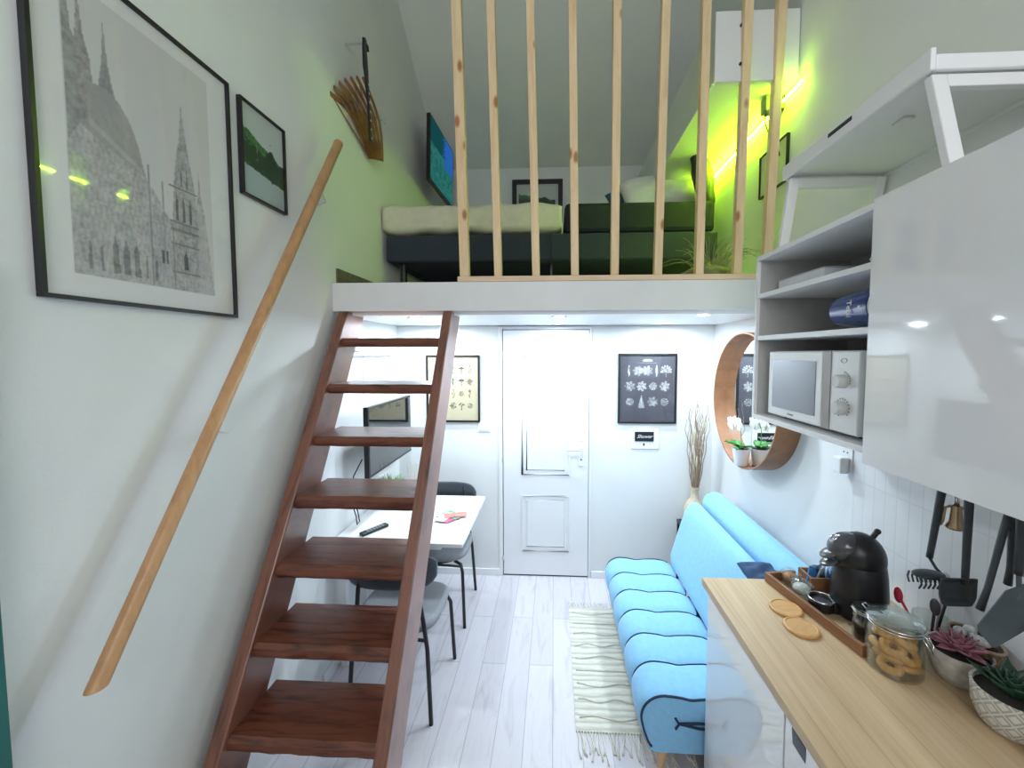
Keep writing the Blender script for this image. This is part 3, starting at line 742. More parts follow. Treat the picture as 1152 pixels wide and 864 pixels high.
for z, n_ in ((.170, 7), (.090, 14)):
    MB().lathe([(.0, .024), (.017, .024), (.020, .020), (.021, .0), (.0, 0)], 28, T(-.0065, .062, z) @ RY(-PI/2)).build('dial', noisy('dial_silver', (.62, .61, .59), .3, .02, 6, 0), p, smooth='auto')
    b = MB()
    for q in range(n_):
        a = math.radians(-40+q*280/(n_-1)) if n_ > 8 else math.radians(-10+q*90/6)
        b.ell((-.0066, .062-.028*math.cos(a), z+.028*math.sin(a)), (.0008, .0024, .0024), u=8, v=6)
    b.build('dial_marks', noisy('mark_ink', (.08, .09, .08) if n_ > 8 else (.15, .4, .12), .5, 0, 4, 0), p)
b = MB(); b.tube([(-.0068, .062+.012*math.cos(a), .232+.007*math.sin(a)) for a in [2*PI*i/16 for i in range(16)]], .001, 6, closed=True); b.build('power_symbol', M['greyin'], p)

# things on the shelves
t = thing('white_box', 'flat white cardboard box on the upper shelf of the open cabinet', 'box', (.90, 1.40, 2.0325))
MB().box((0, 0, 0), (.24, .27, .042)).build('tray', noisy('white_card', (.72, .74, .78), .5, .01, 5, 0), t, bev=.0015)
MB().box((-.001, -.001, .043), (.241, .271, .046)).build('lid', noisy('white_card_lid', (.6, .62, .66), .5, .01, 5, 0), t, bev=.001)
t = thing('white_dish', 'small oval white dish at the near end of the upper shelf', 'dish', (.93, 1.18, 2.0325))
MB().lathe([(0, .004), (.02, .004), (.024, .0), (.028, .0), (.042, .028), (.039, .028), (.024, .006), (0, .006)], 28, S(.8, 1.25, 1)).build('bowl', M['white'], t, smooth='auto')
t = thing('blue_container', 'blue tapered plastic container with a pale lid lying on the middle shelf', 'container', (.945, 1.185, 1.860), rot=(0, 0, 0))
Mx = T(0, 0, .064) @ RX(-PI/2)
MB().lathe([(.0, .185), (.040, .185), (.046, .180), (.056, .07), (.0625, .022), (.0625, .004), (0, .004)], 40, Mx).build('body', M['bluep'], t, smooth='auto')
MB().lathe([(.0, .003), (.060, .003), (.0635, -.002), (.0635, -.020), (.058, -.026), (0, -.026)], 40, Mx).build('lid', M['ivory'], t, smooth='auto')
MB().lathe([(.0, .193), (.036, .193), (.041, .186), (0, .1855)], 32, Mx).build('base_cap', M['ivory'], t, smooth='auto')
text('Tefal', .026, lum, t, (-.0595, .075, .062), (PI/2, PI/2, -PI/2), name='brand_lettering')
MB().ell((-.0625, .030, .064), (.0008, .006, .004)).build('emblem', lum, t)

# white bed tray lying on top of the cabinets
t = thing('bed_tray', 'white wooden bed tray with folding legs standing on top of the wall cabinets', 'tray', (.87, 1.0, 2.1865))
L = .59
MB().box((.0, .0, .262), (.345, L, .272)).build('tray_top', M['melamine'], t, bev=.001)
b = MB().box((-.012, -.004, .250), (.0, L+.004, .300)).box((.345, -.004, .250), (.357, L+.004, .300)).box((0, -.004, .25), (.345, .008, .285)).box((0, L-.008, .25), (.345, L+.004, .285)).build('rim', M['melamine'], t, bev=.003)
MB().box((-.013, .24, .276), (-.0115, .34, .288)).build('handle_slot', M['dgrey'], t)
for sy, y in ((-1, 0.02), (1, L-.02)):
    Mx = Matrix(((1, 0, 0, 0), (0, 1, -sy*.25, y+sy*.25*.25), (0, 0, 1, 0), (0, 0, 0, 1)))
    b = MB().box((.002, -.011, .001), (.036, .011, .248), Mx).box((.31, -.011, .001), (.344, .011, .248), Mx).box((.036, -.011, .215), (.31, .011, .248), Mx).box((.036, -.011, .001), (.31, .011, .03), Mx)
    b.build('leg_frame', M['melamine'], t, bev=.003)
MB().box((.10, .20, .255), (.13, .24, .2615)).build('hinge_plate', M['chrome'], t)
MB().box((.16, .17, .255), (.19, .19, .2615)).build('hinge_plate', M['chrome'], t)

# ------------------------------------------------------------------ base cabinets and worktop
WT = .9
o = MB().box((.59, -.3, WT-.030), (XR-.009, 1.575, WT)).build('worktop', M['top'], bev=.0015); tag(o, 'light oak worktop running along the right side of the kitchen', 'worktop')
t = thing('base_cabinet', 'white base cabinet with a plain glossy front under the far end of the worktop', 'cabinet', (.63, 1.035, 0))
MB().box((.0, 0, .09), (XR-.002-.63, .525, WT-.031)).box((.05, 0, 0), (XR-.002-.63, .525, .09)).build('body', M['melamine'], t, bev=.001)
MB().box((-.020, .002, .09), (-.001, .523, WT-.034)).build('door', M['gloss'], t, bev=.0012)
t = thing('base_cabinet', 'white base cabinet with a dark recessed grip under the near part of the worktop', 'cabinet', (.63, .43, 0))
MB().box((.0, 0, .09), (XR-.002-.63, .603, WT-.031)).box((.05, 0, 0), (XR-.002-.63, .603, .09)).build('body', M['melamine'], t, bev=.001)
d = MB().box((-.020, .002, .09), (-.001, .600, WT-.034)).build('door', M['gloss'], t, bev=.0012)
MB().prism([(.57, .838), (.565, .800), (.515, .800), (.515, .838)], 'x', -.0215, -.0202).build('grip', noisy('grip_grey', (.10, .10, .12), .5), d)

# ------------------------------------------------------------------ round mirror with deep rim
mc = (2.395, 1.512); R0 = .397
t = thing('round_mirror', 'large round mirror with a deep walnut rim on the right wall above the sofa', 'mirror', (XR, mc[0], mc[1]))
Mx = RY(-PI/2)
MB().lathe([(R0, .001), (R0, .124), (R0-.008, .124), (R0-.008, .001)], 96, Mx, close=False).build('rim', M['walnut'], t, smooth='auto')
mm, nt, bb = base('mirror_glass', (.93, .95, .95), .0, 1.0)
MB().lathe([(0, .054), (R0-.0085, .054)], 96, Mx, close=False).build('mirror_glass', mm, t)

# orchid standing on the mirror's rim
zr = mc[1]-math.sqrt((R0-.008)**2-.09**2)+.002
t = thing('potted_orchid', 'white orchid in a small white pot standing inside the mirror rim', 'plant', (XR-.107, mc[0]+.01, mc[1]-R0+.0105))
MB().lathe([(0, .0), (.034, 0), (.038, .012), (.049, .10), (.046, .10), (.037, .02), (0, .02)], 32).build('pot', M['white'], t, smooth='auto')
MB().lathe([(0, .090), (.046, .090)], 20, close=False).build('soil', M['soil'], t)
def leafmesh(L, W, bend, az, up, n=10):
    b = MB(); Mx = RZ(az) @ RY(-up)
    b.grid(lambda u, v: Mx @ Vector((L*u, W*math.sin(PI*min(1, u*.93+.07))**.7*(v-.5), -bend*u*u+.5*W*abs(v-.5))), n, 4)
    return b
for i, (az, up, L) in enumerate(((2.3, .75, .10), (PI+.9, .55, .11), (-1.2, .85, .085), (1.7, .9, .085), (PI, 1.0, .08))):
    leafmesh(L, .050, .045, az, up).build('leaf', M['leaf'], t, smooth=True, solid=.002, loc=(0, 0, .088))
MB().tube([(0, 0, .07), (-.004, -.005, .16), (-.006, .0, .205), (-.010, .03, .238), (-.015, .07, .245), (-.018, .11, .225)], .0022).build('stem', M['leaf'], t, smooth=True)
rs = random.Random(3)
for q in range(9):
    fl = MB(); c = Vector((-.018+rs.uniform(-.012, .006), -.02+.019*q, .230+.014*math.sin(q*.7)+.014*rs.random()))
    for p_ in range(5):
        a = 2*PI*p_/5+rs.random()*.4
        fl.ell((0, 0, 0), (.004, .016, .021), T(*c) @ RX(a) @ T(0, 0, .016), 8, 6)
    fl.build('blossom', M['petal'], t, smooth=True)

# ------------------------------------------------------------------ wall socket with plug-in device
t = thing('wall_socket', 'white wall socket with a plugged-in white adapter below the open cabinet', 'socket', (XR, 1.70, 1.35))
MB().box((-.012, -.04, -.04), (-.001, .04, .05)).build('plate', M['white'], t, bev=.003)
MB().box((-.05, -.028, -.055), (-.0125, .02, .012)).build('plug', M['white'], t, bev=.006)
for y in (-.012, .008): MB().cyl((-.0125, y, .03), (-.014, y, .03), .003).build('pin_hole', M['black'], t)

# ------------------------------------------------------------------ sofa
SY0, SY1 = 1.60, 2.72
t = thing('sofa', 'sky-blue quilted click-back sofa with navy piping beside the worktop', 'sofa', (0, SY0, 0))
SL = SY1-SY0; NS = 6
# seat cross-section (x, z), clockwise from the back crease over the top, round the front and back underneath
def arc(cx, cz, rx, rz, a0, a1, n): return [(cx+rx*math.cos(math.radians(a0+(a1-a0)*i/n)), cz+rz*math.sin(math.radians(a0+(a1-a0)*i/n))) for i in range(n+1)]
top_pts = [(.80, .355), (.76, .375), (.70, .385), (.62, .385), (.565, .378), (.52, .385), (.47, .388)]
sec = top_pts+arc(.455, .285, .105, .103, 80, 190, 9)+[(.362, .22)]+arc(.44, .215, .07, .085, 195, 270, 5)+[(.60, .128), (.80, .13)]
def seat_pt(u, v, puff=.020):
    n = len(sec)-1; s_ = v*n; i = min(n-1, int(s_)); f = s_-i
    x = sec[i][0]*(1-f)+sec[i+1][0]*f; z = sec[i][1]*(1-f)+sec[i+1][1]*f
    y = u*SL; k_ = abs(math.sin(PI*u*NS))**.45
    if v > .83: k_ = 1
    dx, dz = x-.60, z-.25; l = math.hypot(dx, dz)
    return Vector((x-dx/l*puff*(1-k_), y, z-dz/l*puff*(1-k_)))
b = MB(); vs = b.grid(seat_pt, NS*10, 48)
for row in (vs[0], vs[-1]):
    c0 = b.bm.verts.new((.60, row[0].co.y-(.0 if row is vs[0] else 0), .25))
    for p_, q_ in zip(row, row[1:]): b.bm.faces.new([p_, q_, c0])
    b.bm.faces.new([row[-1], row[0], c0])
seat = b.build('seat', M['blue'], t, smooth='auto', ang=50)
for q in range(NS+1):
    pts = [seat_pt(q/NS, v/60) for v in range(0, 50)]
    pts = [p_+Vector(((p_.x-.6)*.012, 0, (p_.z-.25)*.02)) for p_ in pts]
    MB().tube(pts, .0035 if 0 < q < NS else .005, 6).build('piping', M['navy'], t, smooth=True)
# tufted slit in the near side face
MB().tube([(.52, -.004, .262), (.60, -.006, .268), (.70, -.005, .266), (.80, -.004, .264)], .005).tube([(.52, -.004, .262), (.60, -.006, .246), (.70, -.005, .242), (.80, -.004, .242)], .005).tube([(.505, -.003, .285), (.52, -.006, .262), (.508, -.003, .238)], .005).build('side_seam', M['navy'], t, smooth=True)
# backrest
bsec = [(.775, .365), (.80, .44), (.83, .55), (.862, .66), (.885, .73), (.905, .772), (.935, .797), (.965, .797), (.985, .775), (1.0, .70), (1.0, .55), (.985, .40), (.97, .33), (.86, .325)]
def loft_sec(sec_, y0, y1, ny, pinch, ends=.02, nrm=None):
    b = MB(); n = len(sec_); cx = sum(p[0] for p in sec_)/n; cz = sum(p[1] for p in sec_)/n; rows = []
    for j in range(ny+1):
        u = j/ny; e = min(u, 1-u)*ny; k_ = 1-(pinch if e < .5 else pinch*.35 if e < 1.5 else 0)
        rows.append([b.bm.verts.new((cx+(x-cx)*k_, y0+(y1-y0)*u, cz+(z-cz)*k_)) for x, z in sec_])
    for a, c in zip(rows, rows[1:]):
        for i in range(n): b.bm.faces.new([a[i], a[(i+1) % n], c[(i+1) % n], c[i]])
    b.bm.faces.new(rows[0]); b.bm.faces.new(rows[-1][::-1]); return b
loft_sec(bsec, .0, SL, 24, .05).build('backrest', M['blue'], t, smooth='auto', sub=1, ang=60)
rsec = [(1.0, .78)] + arc(1.075, .77, .085, .10, 165, 0, 8)+[(1.17, .62), (1.165, .42), (1.10, .36), (1.03, .40), (1.012, .60)]
loft_sec(rsec, .0, SL, 24, .05).build('back_bolster', M['blue'], t, smooth='auto', sub=1, ang=60)
pts = [(.885+.01, y, .785-.006) for y in ()]
MB().box((.42, .03, .10), (1.10, SL-.03, .135)).build('base_frame', M['dgrey'], t, bev=.004)
for x in (.475, 1.05):
    for y in (.06, SL-.06): MB().cyl((x, y, .10), (x-.01, y, 0.0085 if x < .6 else 0), .026, .015).build('leg', M['beech'], t, smooth='auto')

# navy cushion peeping behind the worktop
o = cushion(.16, .16, .05, seed=8).build('small_cushion', noisy('denim_blue', (.03, .07, .16), .85), smooth=True, sub=1, loc=(.91, 1.745, .822), rot=(math.radians(8), 0, 0)); tag(o, 'small navy cushion on the near end of the sofa back', 'cushion')

# ------------------------------------------------------------------ rug
def m_rug():
    m, nt, b = base('cream_tufted_rug', (.70, .68, .60), .95)
    w1 = nd(nt, 'ShaderNodeTexWave', Scale=1.9, Distortion=9.0, Detail=3.0); w1.bands_direction = 'Y'; nt.links.new(coords(nt, (.9, 4.0, 1)), w1.inputs[0])
    n = nd(nt, 'ShaderNodeTexNoise', Scale=38.0, Detail=3.0); nt.links.new(coords(nt, (.6, 1.6, 1)), n.inputs[0])
    a = nd(nt, 'ShaderNodeMath', operation='MULTIPLY'); nt.links.new(w1.outputs[1], a.inputs[0]); nt.links.new(n.outputs[0], a.inputs[1])
    c = ramp(nt, a.outputs[0], [(.02, (.56, .54, .44)), (.10, (.72, .70, .60)), (.5, (.80, .78, .69))])
    nt.links.new(c, b.inputs[0]); bump(nt, b, a.outputs[0], 1.0, .012); return m
t = thing('rug', 'cream woven rug with raised wavy lines and fringed ends under the sofa edge', 'rug', (.11, 1.80, 0))
rw, rl = .66, .92
b = MB().box((0, 0, .001), (rw, rl, .008)).build('pile', m_rug(), t)
rs = random.Random(12)
for end in (0, 1):
    b = MB()
    for i in range(46):
        x = (i+.5)/46*rw; y = 0 if end == 0 else rl; sg = -1 if end == 0 else 1; L = (.10+.05*rs.random()) if end == 0 else .05+.02*rs.random()
        pts = [(x, y, .006)]; dx = rs.uniform(-.02, .02)
        for q in range(1, 5): pts.append((x+dx*q/2.5+rs.uniform(-.005, .005), y+sg*L*q/4, .005))
        b.tube(pts, [.003, .004, .0032, .0032, .0042], 5)
    b.build('fringe', noisy('fringe_cream', (.72, .70, .62), .95, .06, 40, 0), t, smooth=True)['kind'] = 'stuff'
b = MB()
for q in range(9):
    y = .07+q*.098
    pts = [(.02+i*.031, y+.012*math.sin(i*(1.1 if q % 2 else .75)+q)*(0 if q % 4 == 3 else 1), .0095) for i in range(21)]
    b.tube(pts, .0045, 5)
b.build('raised_lines', noisy('rug_line', (.62, .60, .52), .95, .1, 60, .3), t, smooth=True)

# ------------------------------------------------------------------ floor vase on a stand with twigs
t = thing('plant_stand', 'black stand in the back right corner behind the sofa', 'stand', (1.02, 2.955, 0))
MB().box((-.075, -.10, .50), (.12, .10, .52)).build('top', M['black'], t)
for x in (-.065, .11):
    for y in (-.09, .09): MB().box((x-.008, y-.008, 0), (x+.008, y+.008, .50)).build('leg', M['black'], t)
t = thing('floor_vase', 'tall beige woven vase on the black stand in the corner', 'vase', (1.04, 2.95, .521))
MB().lathe([(0, 0), (.05, 0), (.075, .06), (.078, .12), (.055, .17), (.030, .20), (.027, .25), (.032, .285), (.026, .285), (.022, .25), (.02, .21)], 32, close=False).build('body', M['vase'], t, smooth='auto')
t = thing('twig_bundle', 'bundle of curly bleached twigs standing in the tall beige vase', 'branches', (1.04, 2.95, .74))
rs = random.Random(5); b = MB()
for i in range(22):
    a = rs.random()*2*PI; sp = .02+.075*rs.random(); L = .55+.18*rs.random(); ph = rs.random()*6
    pts = []
    for q in range(16):
        s_ = q/15; r = .006+sp*s_**.7
        wob = .012*s_*math.sin(s_*22+ph)
        pts.append((r*math.cos(a)+wob, r*math.sin(a)*.9+.010*s_*math.cos(s_*19+ph), L*s_))
    b.tube(pts, [.0045-.003*q/15 for q in range(16)], 5)
b.build('twigs', M['twig'], t, smooth=True)
b = MB()
for i, (dx, h, L) in enumerate(((-.028, .40, .12), (.045, .48, .10), (.0, .22, .10))):
    b.tube([(0, 0, .0), (dx*.5, -.02, h*.5), (dx, -.03, h)], .0015, 5)
    b.ell((dx, -.03, h+L*.35), (.010, .006, L*.5), u=8, v=6)
b.build('pale_leaves', noisy('pale_leaf', (.62, .66, .42), .7), t, smooth=True)

# ------------------------------------------------------------------ dining table
t = thing('dining_table', 'white rectangular table standing against the left wall behind the stairs', 'table', (XL+.012, 2.10, 0))
TW, TL = .735, .735
MB().box((0, 0, .728), (TW, TL, .75)).build('tabletop', M['white'], t, bev=.002)
for x in (.04, ): 
    for y in (.05, TL-.05): MB().box((x-.018, y-.018, 0), (x+.018, y+.018, .728)).build('leg', M['white'], t, bev=.002)
MB().box((.02, TL*.5-.02, .02), (.06, TL*.5+.02, .728)).box((.02, .05, .69), (.6, .07, .728)).build('support', M['white'], t)

# ------------------------------------------------------------------ chairs
def chair(loc, rz, label):
    "faces +Y in local space"
    t = thing('dining_chair', label, 'chair', loc, rz, group='grey chairs at the white table')
    n = 40; hw, hd = .215, .205
    def sup(a, e=.55): return math.copysign(abs(math.cos(a))**e, math.cos(a)), math.copysign(abs(math.sin(a))**e, math.sin(a))
    b = MB(); rings = []
    for (k_, z) in ((.0, .425), (.80, .425), (.97, .435), (1.0, .450), (.985, .468), (.90, .476), (.6, .474), (0, .470)):
        if k_ == 0: rings.append([b.bm.verts.new((0, 0, z))]); continue
        rings.append([b.bm.verts.new((sup(2*PI*i/n)[0]*hw*k_, sup(2*PI*i/n)[1]*hd*k_, z)) for i in range(n)])
    for a_, c_ in zip(rings, rings[1:]):
        for i in range(n):
            j = (i+1) % n
            if len(a_) == 1: b.bm.faces.new([a_[0], c_[i], c_[j]])
            elif len(c_) == 1: b.bm.faces.new([a_[i], a_[j], c_[0]])
            else: b.bm.faces.new([a_[i], a_[j], c_[j], c_[i]])
    b.build('seat', M['seatgrey'], t, smooth=True)
    b = MB()
    b.lathe([(0, .408), (1, .408), (1.0, .424), (0, .424)], n, S(.19, .18, 1)); b.build('seat_pan', M['blackp'], t, smooth='auto')
    for sx in (-1, 1):
        MB().tube([(sx*.14, .14, .412), (sx*.185, .165, .405), (sx*.200, .185, .36), (sx*.215, .205, 0)], .0105, 10).build('leg', M['blackm'], t, smooth=True)
        MB().tube([(sx*.13, -.185, .80), (sx*.145, -.205, .66), (sx*.165, -.19, .50), (sx*.185, -.195, .36), (sx*.205, -.215, 0)], .0105, 10).build('leg', M['blackm'], t, smooth=True)
    MB().tube([(-.185, -.19, .40), (0, -.175, .405), (.185, -.19, .40)], .008).tube([(-.19, .175, .395), (0, .165, .40), (.19, .175, .395)], .008).build('cross_bar', M['blackm'], t, smooth=True)
    b = MB(); rows = []
    for i in range(17):
        u = i/16*2-1; x = .225*math.sin(u*1.15)/math.sin(1.15); y = -.215+.06*u*u; hh = .085*(1-abs(u)**5*.55)
        ring = []
        for q in range(12):
            a_ = 2*PI*q/12; ring.append(b.bm.verts.new((x, y+.014*math.cos(a_), .745+hh*math.copysign(abs(math.sin(a_))**.6, math.sin(a_)))))
        rows.append(ring)
    for a_, c_ in zip(rows, rows[1:]):
        for q in range(12): b.bm.faces.new([a_[q], a_[(q+1) % 12], c_[(q+1) % 12], c_[q]])
    b.bm.faces.new(rows[0]); b.bm.faces.new(rows[-1][::-1])
    b.build('backrest', M['seatgrey'] if False else M['nylon'], t, smooth=True)
    return t
ch = chair((-.79, 2.02, 0), 0, 'grey-seated black-legged chair at the near side of the table, seen through the stairs')
dup(ch, (-.79, 2.69, 0), (0, 0, PI), 'grey-seated black-legged chair at the far side of the table, by the back wall')

# ------------------------------------------------------------------ on the table
t = thing('remote_control', 'slim black remote control on the near left corner of the white table', 'remote', (-1.045, 2.235, .7505), math.radians(-32))
MB().box((-.02, -.085, 0), (.02, .085, .018)).build('body', M['blackp'], t, bev=.005)
b = MB()
for i in range(3):
    for j in range(6): b.box((-.014+i*.0105, -.05+j*.019, .0182), (-.007+i*.0105, -.040+j*.019, .0195))
b.build('buttons', noisy('button_grey', (.35, .35, .36), .5, .02, 5, 0), t)
cols = [(.75, .12, .12), (.10, .45, .62), (.80, .78, .75), (.62, .12, .25), (.12, .45, .30), (.85, .60, .55), (.85, .25, .2)]
for i, (dx, dy, a) in enumerate(((0, 0, .1), (.012, .01, .5), (-.012, .02, -.3), (.03, -.015, .9), (.02, .03, -.7), (-.02, -.01, 1.3), (.04, .02, .3))):
    b = MB(); w_ = .07; 
    b.box((-w_, -.035, 0), (w_, .035, .0018))
    m_ = noisy('leaflet_%d' % i, cols[i], .5, .5, 60, 0)
    o = b.build('leaflet', m_, loc=(-.66+dx, 2.44+dy, .7505+.002*i), rot=(0, 0, a))
    tag(o, ['bright red leaflet at the bottom of the fanned pile on the table', 'blue leaflet in the fanned pile on the white table', 'pale leaflet in the fanned pile on the white table', 'dark pink leaflet in the fanned pile on the table', 'green leaflet poking from the right of the fanned pile', 'salmon leaflet near the top of the fanned pile', 'orange-red leaflet on top of the fanned pile on the table'][i], 'leaflet', 'colourful leaflets fanned on the table')
t = thing('potted_grass', 'small green grass plant in a white pot on the table below the television', 'plant', (-1.10, 2.62, .7505))
MB().lathe([(0, 0), (.04, 0), (.055, .09), (.051, .09), (.045, .02), (0, .02)], 24).build('pot', M['white'], t, smooth='auto')
MB().lathe([(0, .08), (.05, .08)], 20, close=False).build('soil', M['soil'], t)
b = MB(); rs = random.Random(8)
for i in range(170):
    a = rs.random()*2*PI; r = .045*math.sqrt(rs.random()); L = .08+.05*rs.random(); o_ = .015+.05*rs.random()
    p0 = Vector((r*math.cos(a), r*math.sin(a), .08))
    b.tube([p0, p0+Vector((o_*.3*math.cos(a), o_*.3*math.sin(a), L*.6)), p0+Vector((o_*math.cos(a), o_*math.sin(a), L))], [.0028, .0024, .0008], 4)
b.build('grass_blades', M['grassg'], t, smooth=True)
t = thing('reed_diffuser', 'glass reed diffuser with thin pale sticks on the table below the television', 'diffuser', (-.985, 2.70, .7505))
MB().lathe([(0, 0), (.028, 0), (.03, .05), (.012, .07), (.012, .09), (.009, .09), (.009, .07), (.026, .048), (.025, .004), (0, .004)], 20).build('bottle', M['glass'], t, smooth='auto')
b = MB()
for i in range(6):
    a = i*1.05; b.cyl((0, 0, .02), (.035*math.cos(a), .035*math.sin(a), .27), .0014, seg=6)
b.build('sticks', noisy('reed', (.6, .5, .38), .7), t)

# television on the wall below the loft
t = thing('television', 'black flat television on a wall arm above the white table, behind the stairs', 'television', (-1.085, 2.27, 1.045))
MB().box((-.03, 0, 0), (.0, .70, .425)).build('casing', M['blackp'], t, bev=.004)
MB().box((.0005, .012, .018), (.0015, .688, .413)).build('screen', noisy('tv_screen', (.006, .007, .009), .04, .01, 3, 0, Coat_Weight=1.0), t)
MB().box((-.06, .18, .12), (-.031, .52, .30)).box((XL+1.085+.001, .28, .15), (-.06, .42, .27)).build('wall_arm', M['dgrey'], t, bev=.004)
t = thing('television_cable', 'thin black looped cable hanging down from the television to the table', 'cable', (-1.17, 2.32, 1.15))
pts = [(.02, .0, .0), (-.03, -.01, -.10), (-.045, -.02, -.22), (-.03, -.02, -.29), (-.01, -.03, -.34), (.0, -.04, -.385), (.02, -.05, -.36), (.005, -.04, -.30), (-.02, -.03, -.26)]
MB().tube(pts, .0035).build('cable', M['black'], t, smooth=True)
# hanging rod with two cords on the left wall above the television
t = thing('hanging_rod', 'slim pale rod with two thin cords hanging on the wall above the television', 'rod', (XL+.06, 2.30, 1.80))
MB().cyl((0, 0, 0), (0, .70, 0), .008).build('rod', M['white'], t, smooth='auto')
for y in (.12, .5): MB().cyl((0, y, -.28), (0, y, .0), .0025, seg=6).build('cord', noisy('cord_grey', (.35, .35, .36), .7), t)
for y in (.05, .65): MB().cyl((-.0595, y, 0), (0, y, 0), .006).build('bracket', M['chrome'], t)

# ------------------------------------------------------------------ on the worktop
Z = WT+.0005
# coffee machine
t = thing('coffee_machine', 'black rounded capsule coffee machine standing on the worktop by the wall', 'coffee machine', (1.040, 1.375, Z), rot=(0, 0, math.radians(-10))); t.scale = (.93, .88, .97)
b = MB()
secs = [(.0, .072, .082, 0), (.008, .080, .090, 0), (.05, .086, .096, 0), (.10, .0845, .092, 0), (.15, .082, .084, 0), (.19, .0795, .074, -.003), (.22, .068, .058, -.005), (.24, .0, .0, -.005)]
rings = []
for z, rx, ry, ox in secs:
    if rx == 0: rings.append([b.bm.verts.new((ox, 0, z))]); continue
    rings.append([b.bm.verts.new((ox+rx*math.cos(2*PI*i/32), ry*math.sin(2*PI*i/32), z)) for i in range(32)])
for a_, c_ in zip(rings, rings[1:]):
    for i in range(32):
        j = (i+1) % 32
        if len(c_) == 1: b.bm.faces.new([a_[i], a_[j], c_[0]])
        else: b.bm.faces.new([a_[i], a_[j], c_[j], c_[i]])
b.bm.faces.new(rings[0][::-1]); b.build('body', M['blackp'], t, smooth='auto', ang=60)
MB().ell((-.004, 0, .203), (.082, .076, .088), None, 32, 20).build('head', M['blackp'], t, smooth=True)
grey = noisy('charcoal_gloss', (.07, .075, .085), .2, .05, 10, 0, Coat_Weight=.5)
MB().ell((0, 0, 0), (.060, .054, .050), T(-.048, 0, .236) @ RY(-.45), 28, 16).build('front_cap', grey, t, smooth=True)
b = MB(); b.tube([(-.088+.010*math.sin(a), .016*math.cos(a), .266+.011*math.sin(a)) for a in [2*PI*i/20 for i in range(20)]], .0014, 6, closed=True); b.build('badge', M['chrome'], t)
MB().ell((0, 0, 0), (.036, .034, .009), T(-.098, 0, .212) @ RY(-.5)).ell((0, 0, 0), (.034, .032, .009), T(-.098, 0, .180) @ RY(-.5)).cyl((-.078, 0, .17), (-.078, 0, .22), .018).build('spout', grey, t, smooth=True)
MB().cyl((.030, 0, .270), (.048, 0, .298), .009).ell((.050, 0, .300), (.011, .011, .010)).build('lever', M['blackp'], t, smooth='auto')
b = MB(); b.lathe([(0, .0), (.038, 0), (.042, .004), (.042, .03), (.038, .034), (.035, .03), (0, .03)], 32, T(-.118, 0, .002)); b.build('drip_tray', M['blackp'], t, smooth='auto')
b = MB(); b.tube([(-.118+.042*math.cos(a), .042*math.sin(a), .040) for a in [2*PI*i/28 for i in range(28)]], .0035, 8, closed=True); b.build('tray_rim', M['chrome'], t, smooth=True)
MB().box((-.09, -.03, .0), (-.05, .03, .04)).build('tray_arm', M['blackp'], t, bev=.006)
# long wooden tray holding coffee things
t = thing('wooden_tray', 'long low dark-wood tray with coffee supplies on the worktop', 'tray', (.868, 1.370, Z), rot=(0, 0, math.radians(11)))
b = MB().box((-.006, -.205, 0), (.006, .195, .036)).box((.006, .183, 0), (.12, .195, .036)).box((.006, -.205, 0), (.020, -.193, .036)).box((.006, -.02, 0), (.036, .183, .006))
b.build('tray', M['traywood'], t, bev=.0015)
# box of sachets
t = thing('sachet_box', 'small open wooden box of sachets at the far end of the worktop', 'box', (1.010, 1.520, Z))
MB().box((-.06, -.04, 0), (-.052, .04, .06)).box((.052, -.04, 0), (.06, .04, .06)).box((-.052, -.04, 0), (.052, -.033, .06)).box((-.052, .033, 0), (.052, .04, .06)).box((-.052, -.033, 0), (.052, .033, .005)).build('box', M['traywood'], t, bev=.001)
sc_ = [(.05, .22, .50), (.45, .60, .75), (.55, .58, .62), (.03, .05, .10), (.10, .30, .62), (.60, .64, .72)]
sl_ = ['blue sachet leaning left', 'pale blue sachet', 'silver grey sachet', 'black sachet lying low', 'bright blue sachet', 'white striped sachet at the right']
for i in range(6):
    b = MB(); b.box((-.022, -.003, -.03), (.022, .003, .03)); 
    o = b.build('sachet', noisy('sachet_%d' % i, sc_[i], .3, .3, 80, 0), bev=.002, loc=(.972+.015*i, 1.520+(.008 if i % 2 else -.008), Z+.054+.004*(i % 3)), rot=(.25*(i % 3)-.2, .5-.22*i, .3+.2*i))
    tag(o, sl_[i]+' in the small wooden box', 'sachet', 'sachets in the wooden box')
# clear bags of wrapped sugar in the tray
wrap = noisy('cellophane', (.62, .62, .60), .15, .25, 60, .8, .01, 70)
for i, (x, y, s_, lb) in enumerate(((.890, 1.525, .034, 'clear glass cup of brown sugar at the far end of the tray'), (.886, 1.450, .036, 'clear glass cup of wrapped sweets in the middle of the tray'))):
    t = thing('glass_cup', lb, 'cup', (x+.012, y, Z+.007))
    MB().lathe([(0, 0), (s_*.6, 0), (s_*.9, s_*.5), (s_, s_*1.4), (s_*.96, s_*1.4), (s_*.86, s_*.5), (s_*.55, .003), (0, .003)], 28).build('bowl', M['glass'], t, smooth='auto')
    MB().ell((0, 0, s_*.85), (s_*.82, s_*.82, s_*.55), None, 20, 12).build('filling', wrap if i else noisy('brown_sugar', (.42, .22, .12), .8, .5, 90, .6, .004, 120), t, smooth=True)
    MB().lathe([(0, s_*1.95), (s_*.5, s_*1.8), (s_*.9, s_*1.5), (s_*1.02, s_*1.42)], 28, close=False).build('cover', M['glass'], t, smooth=True)
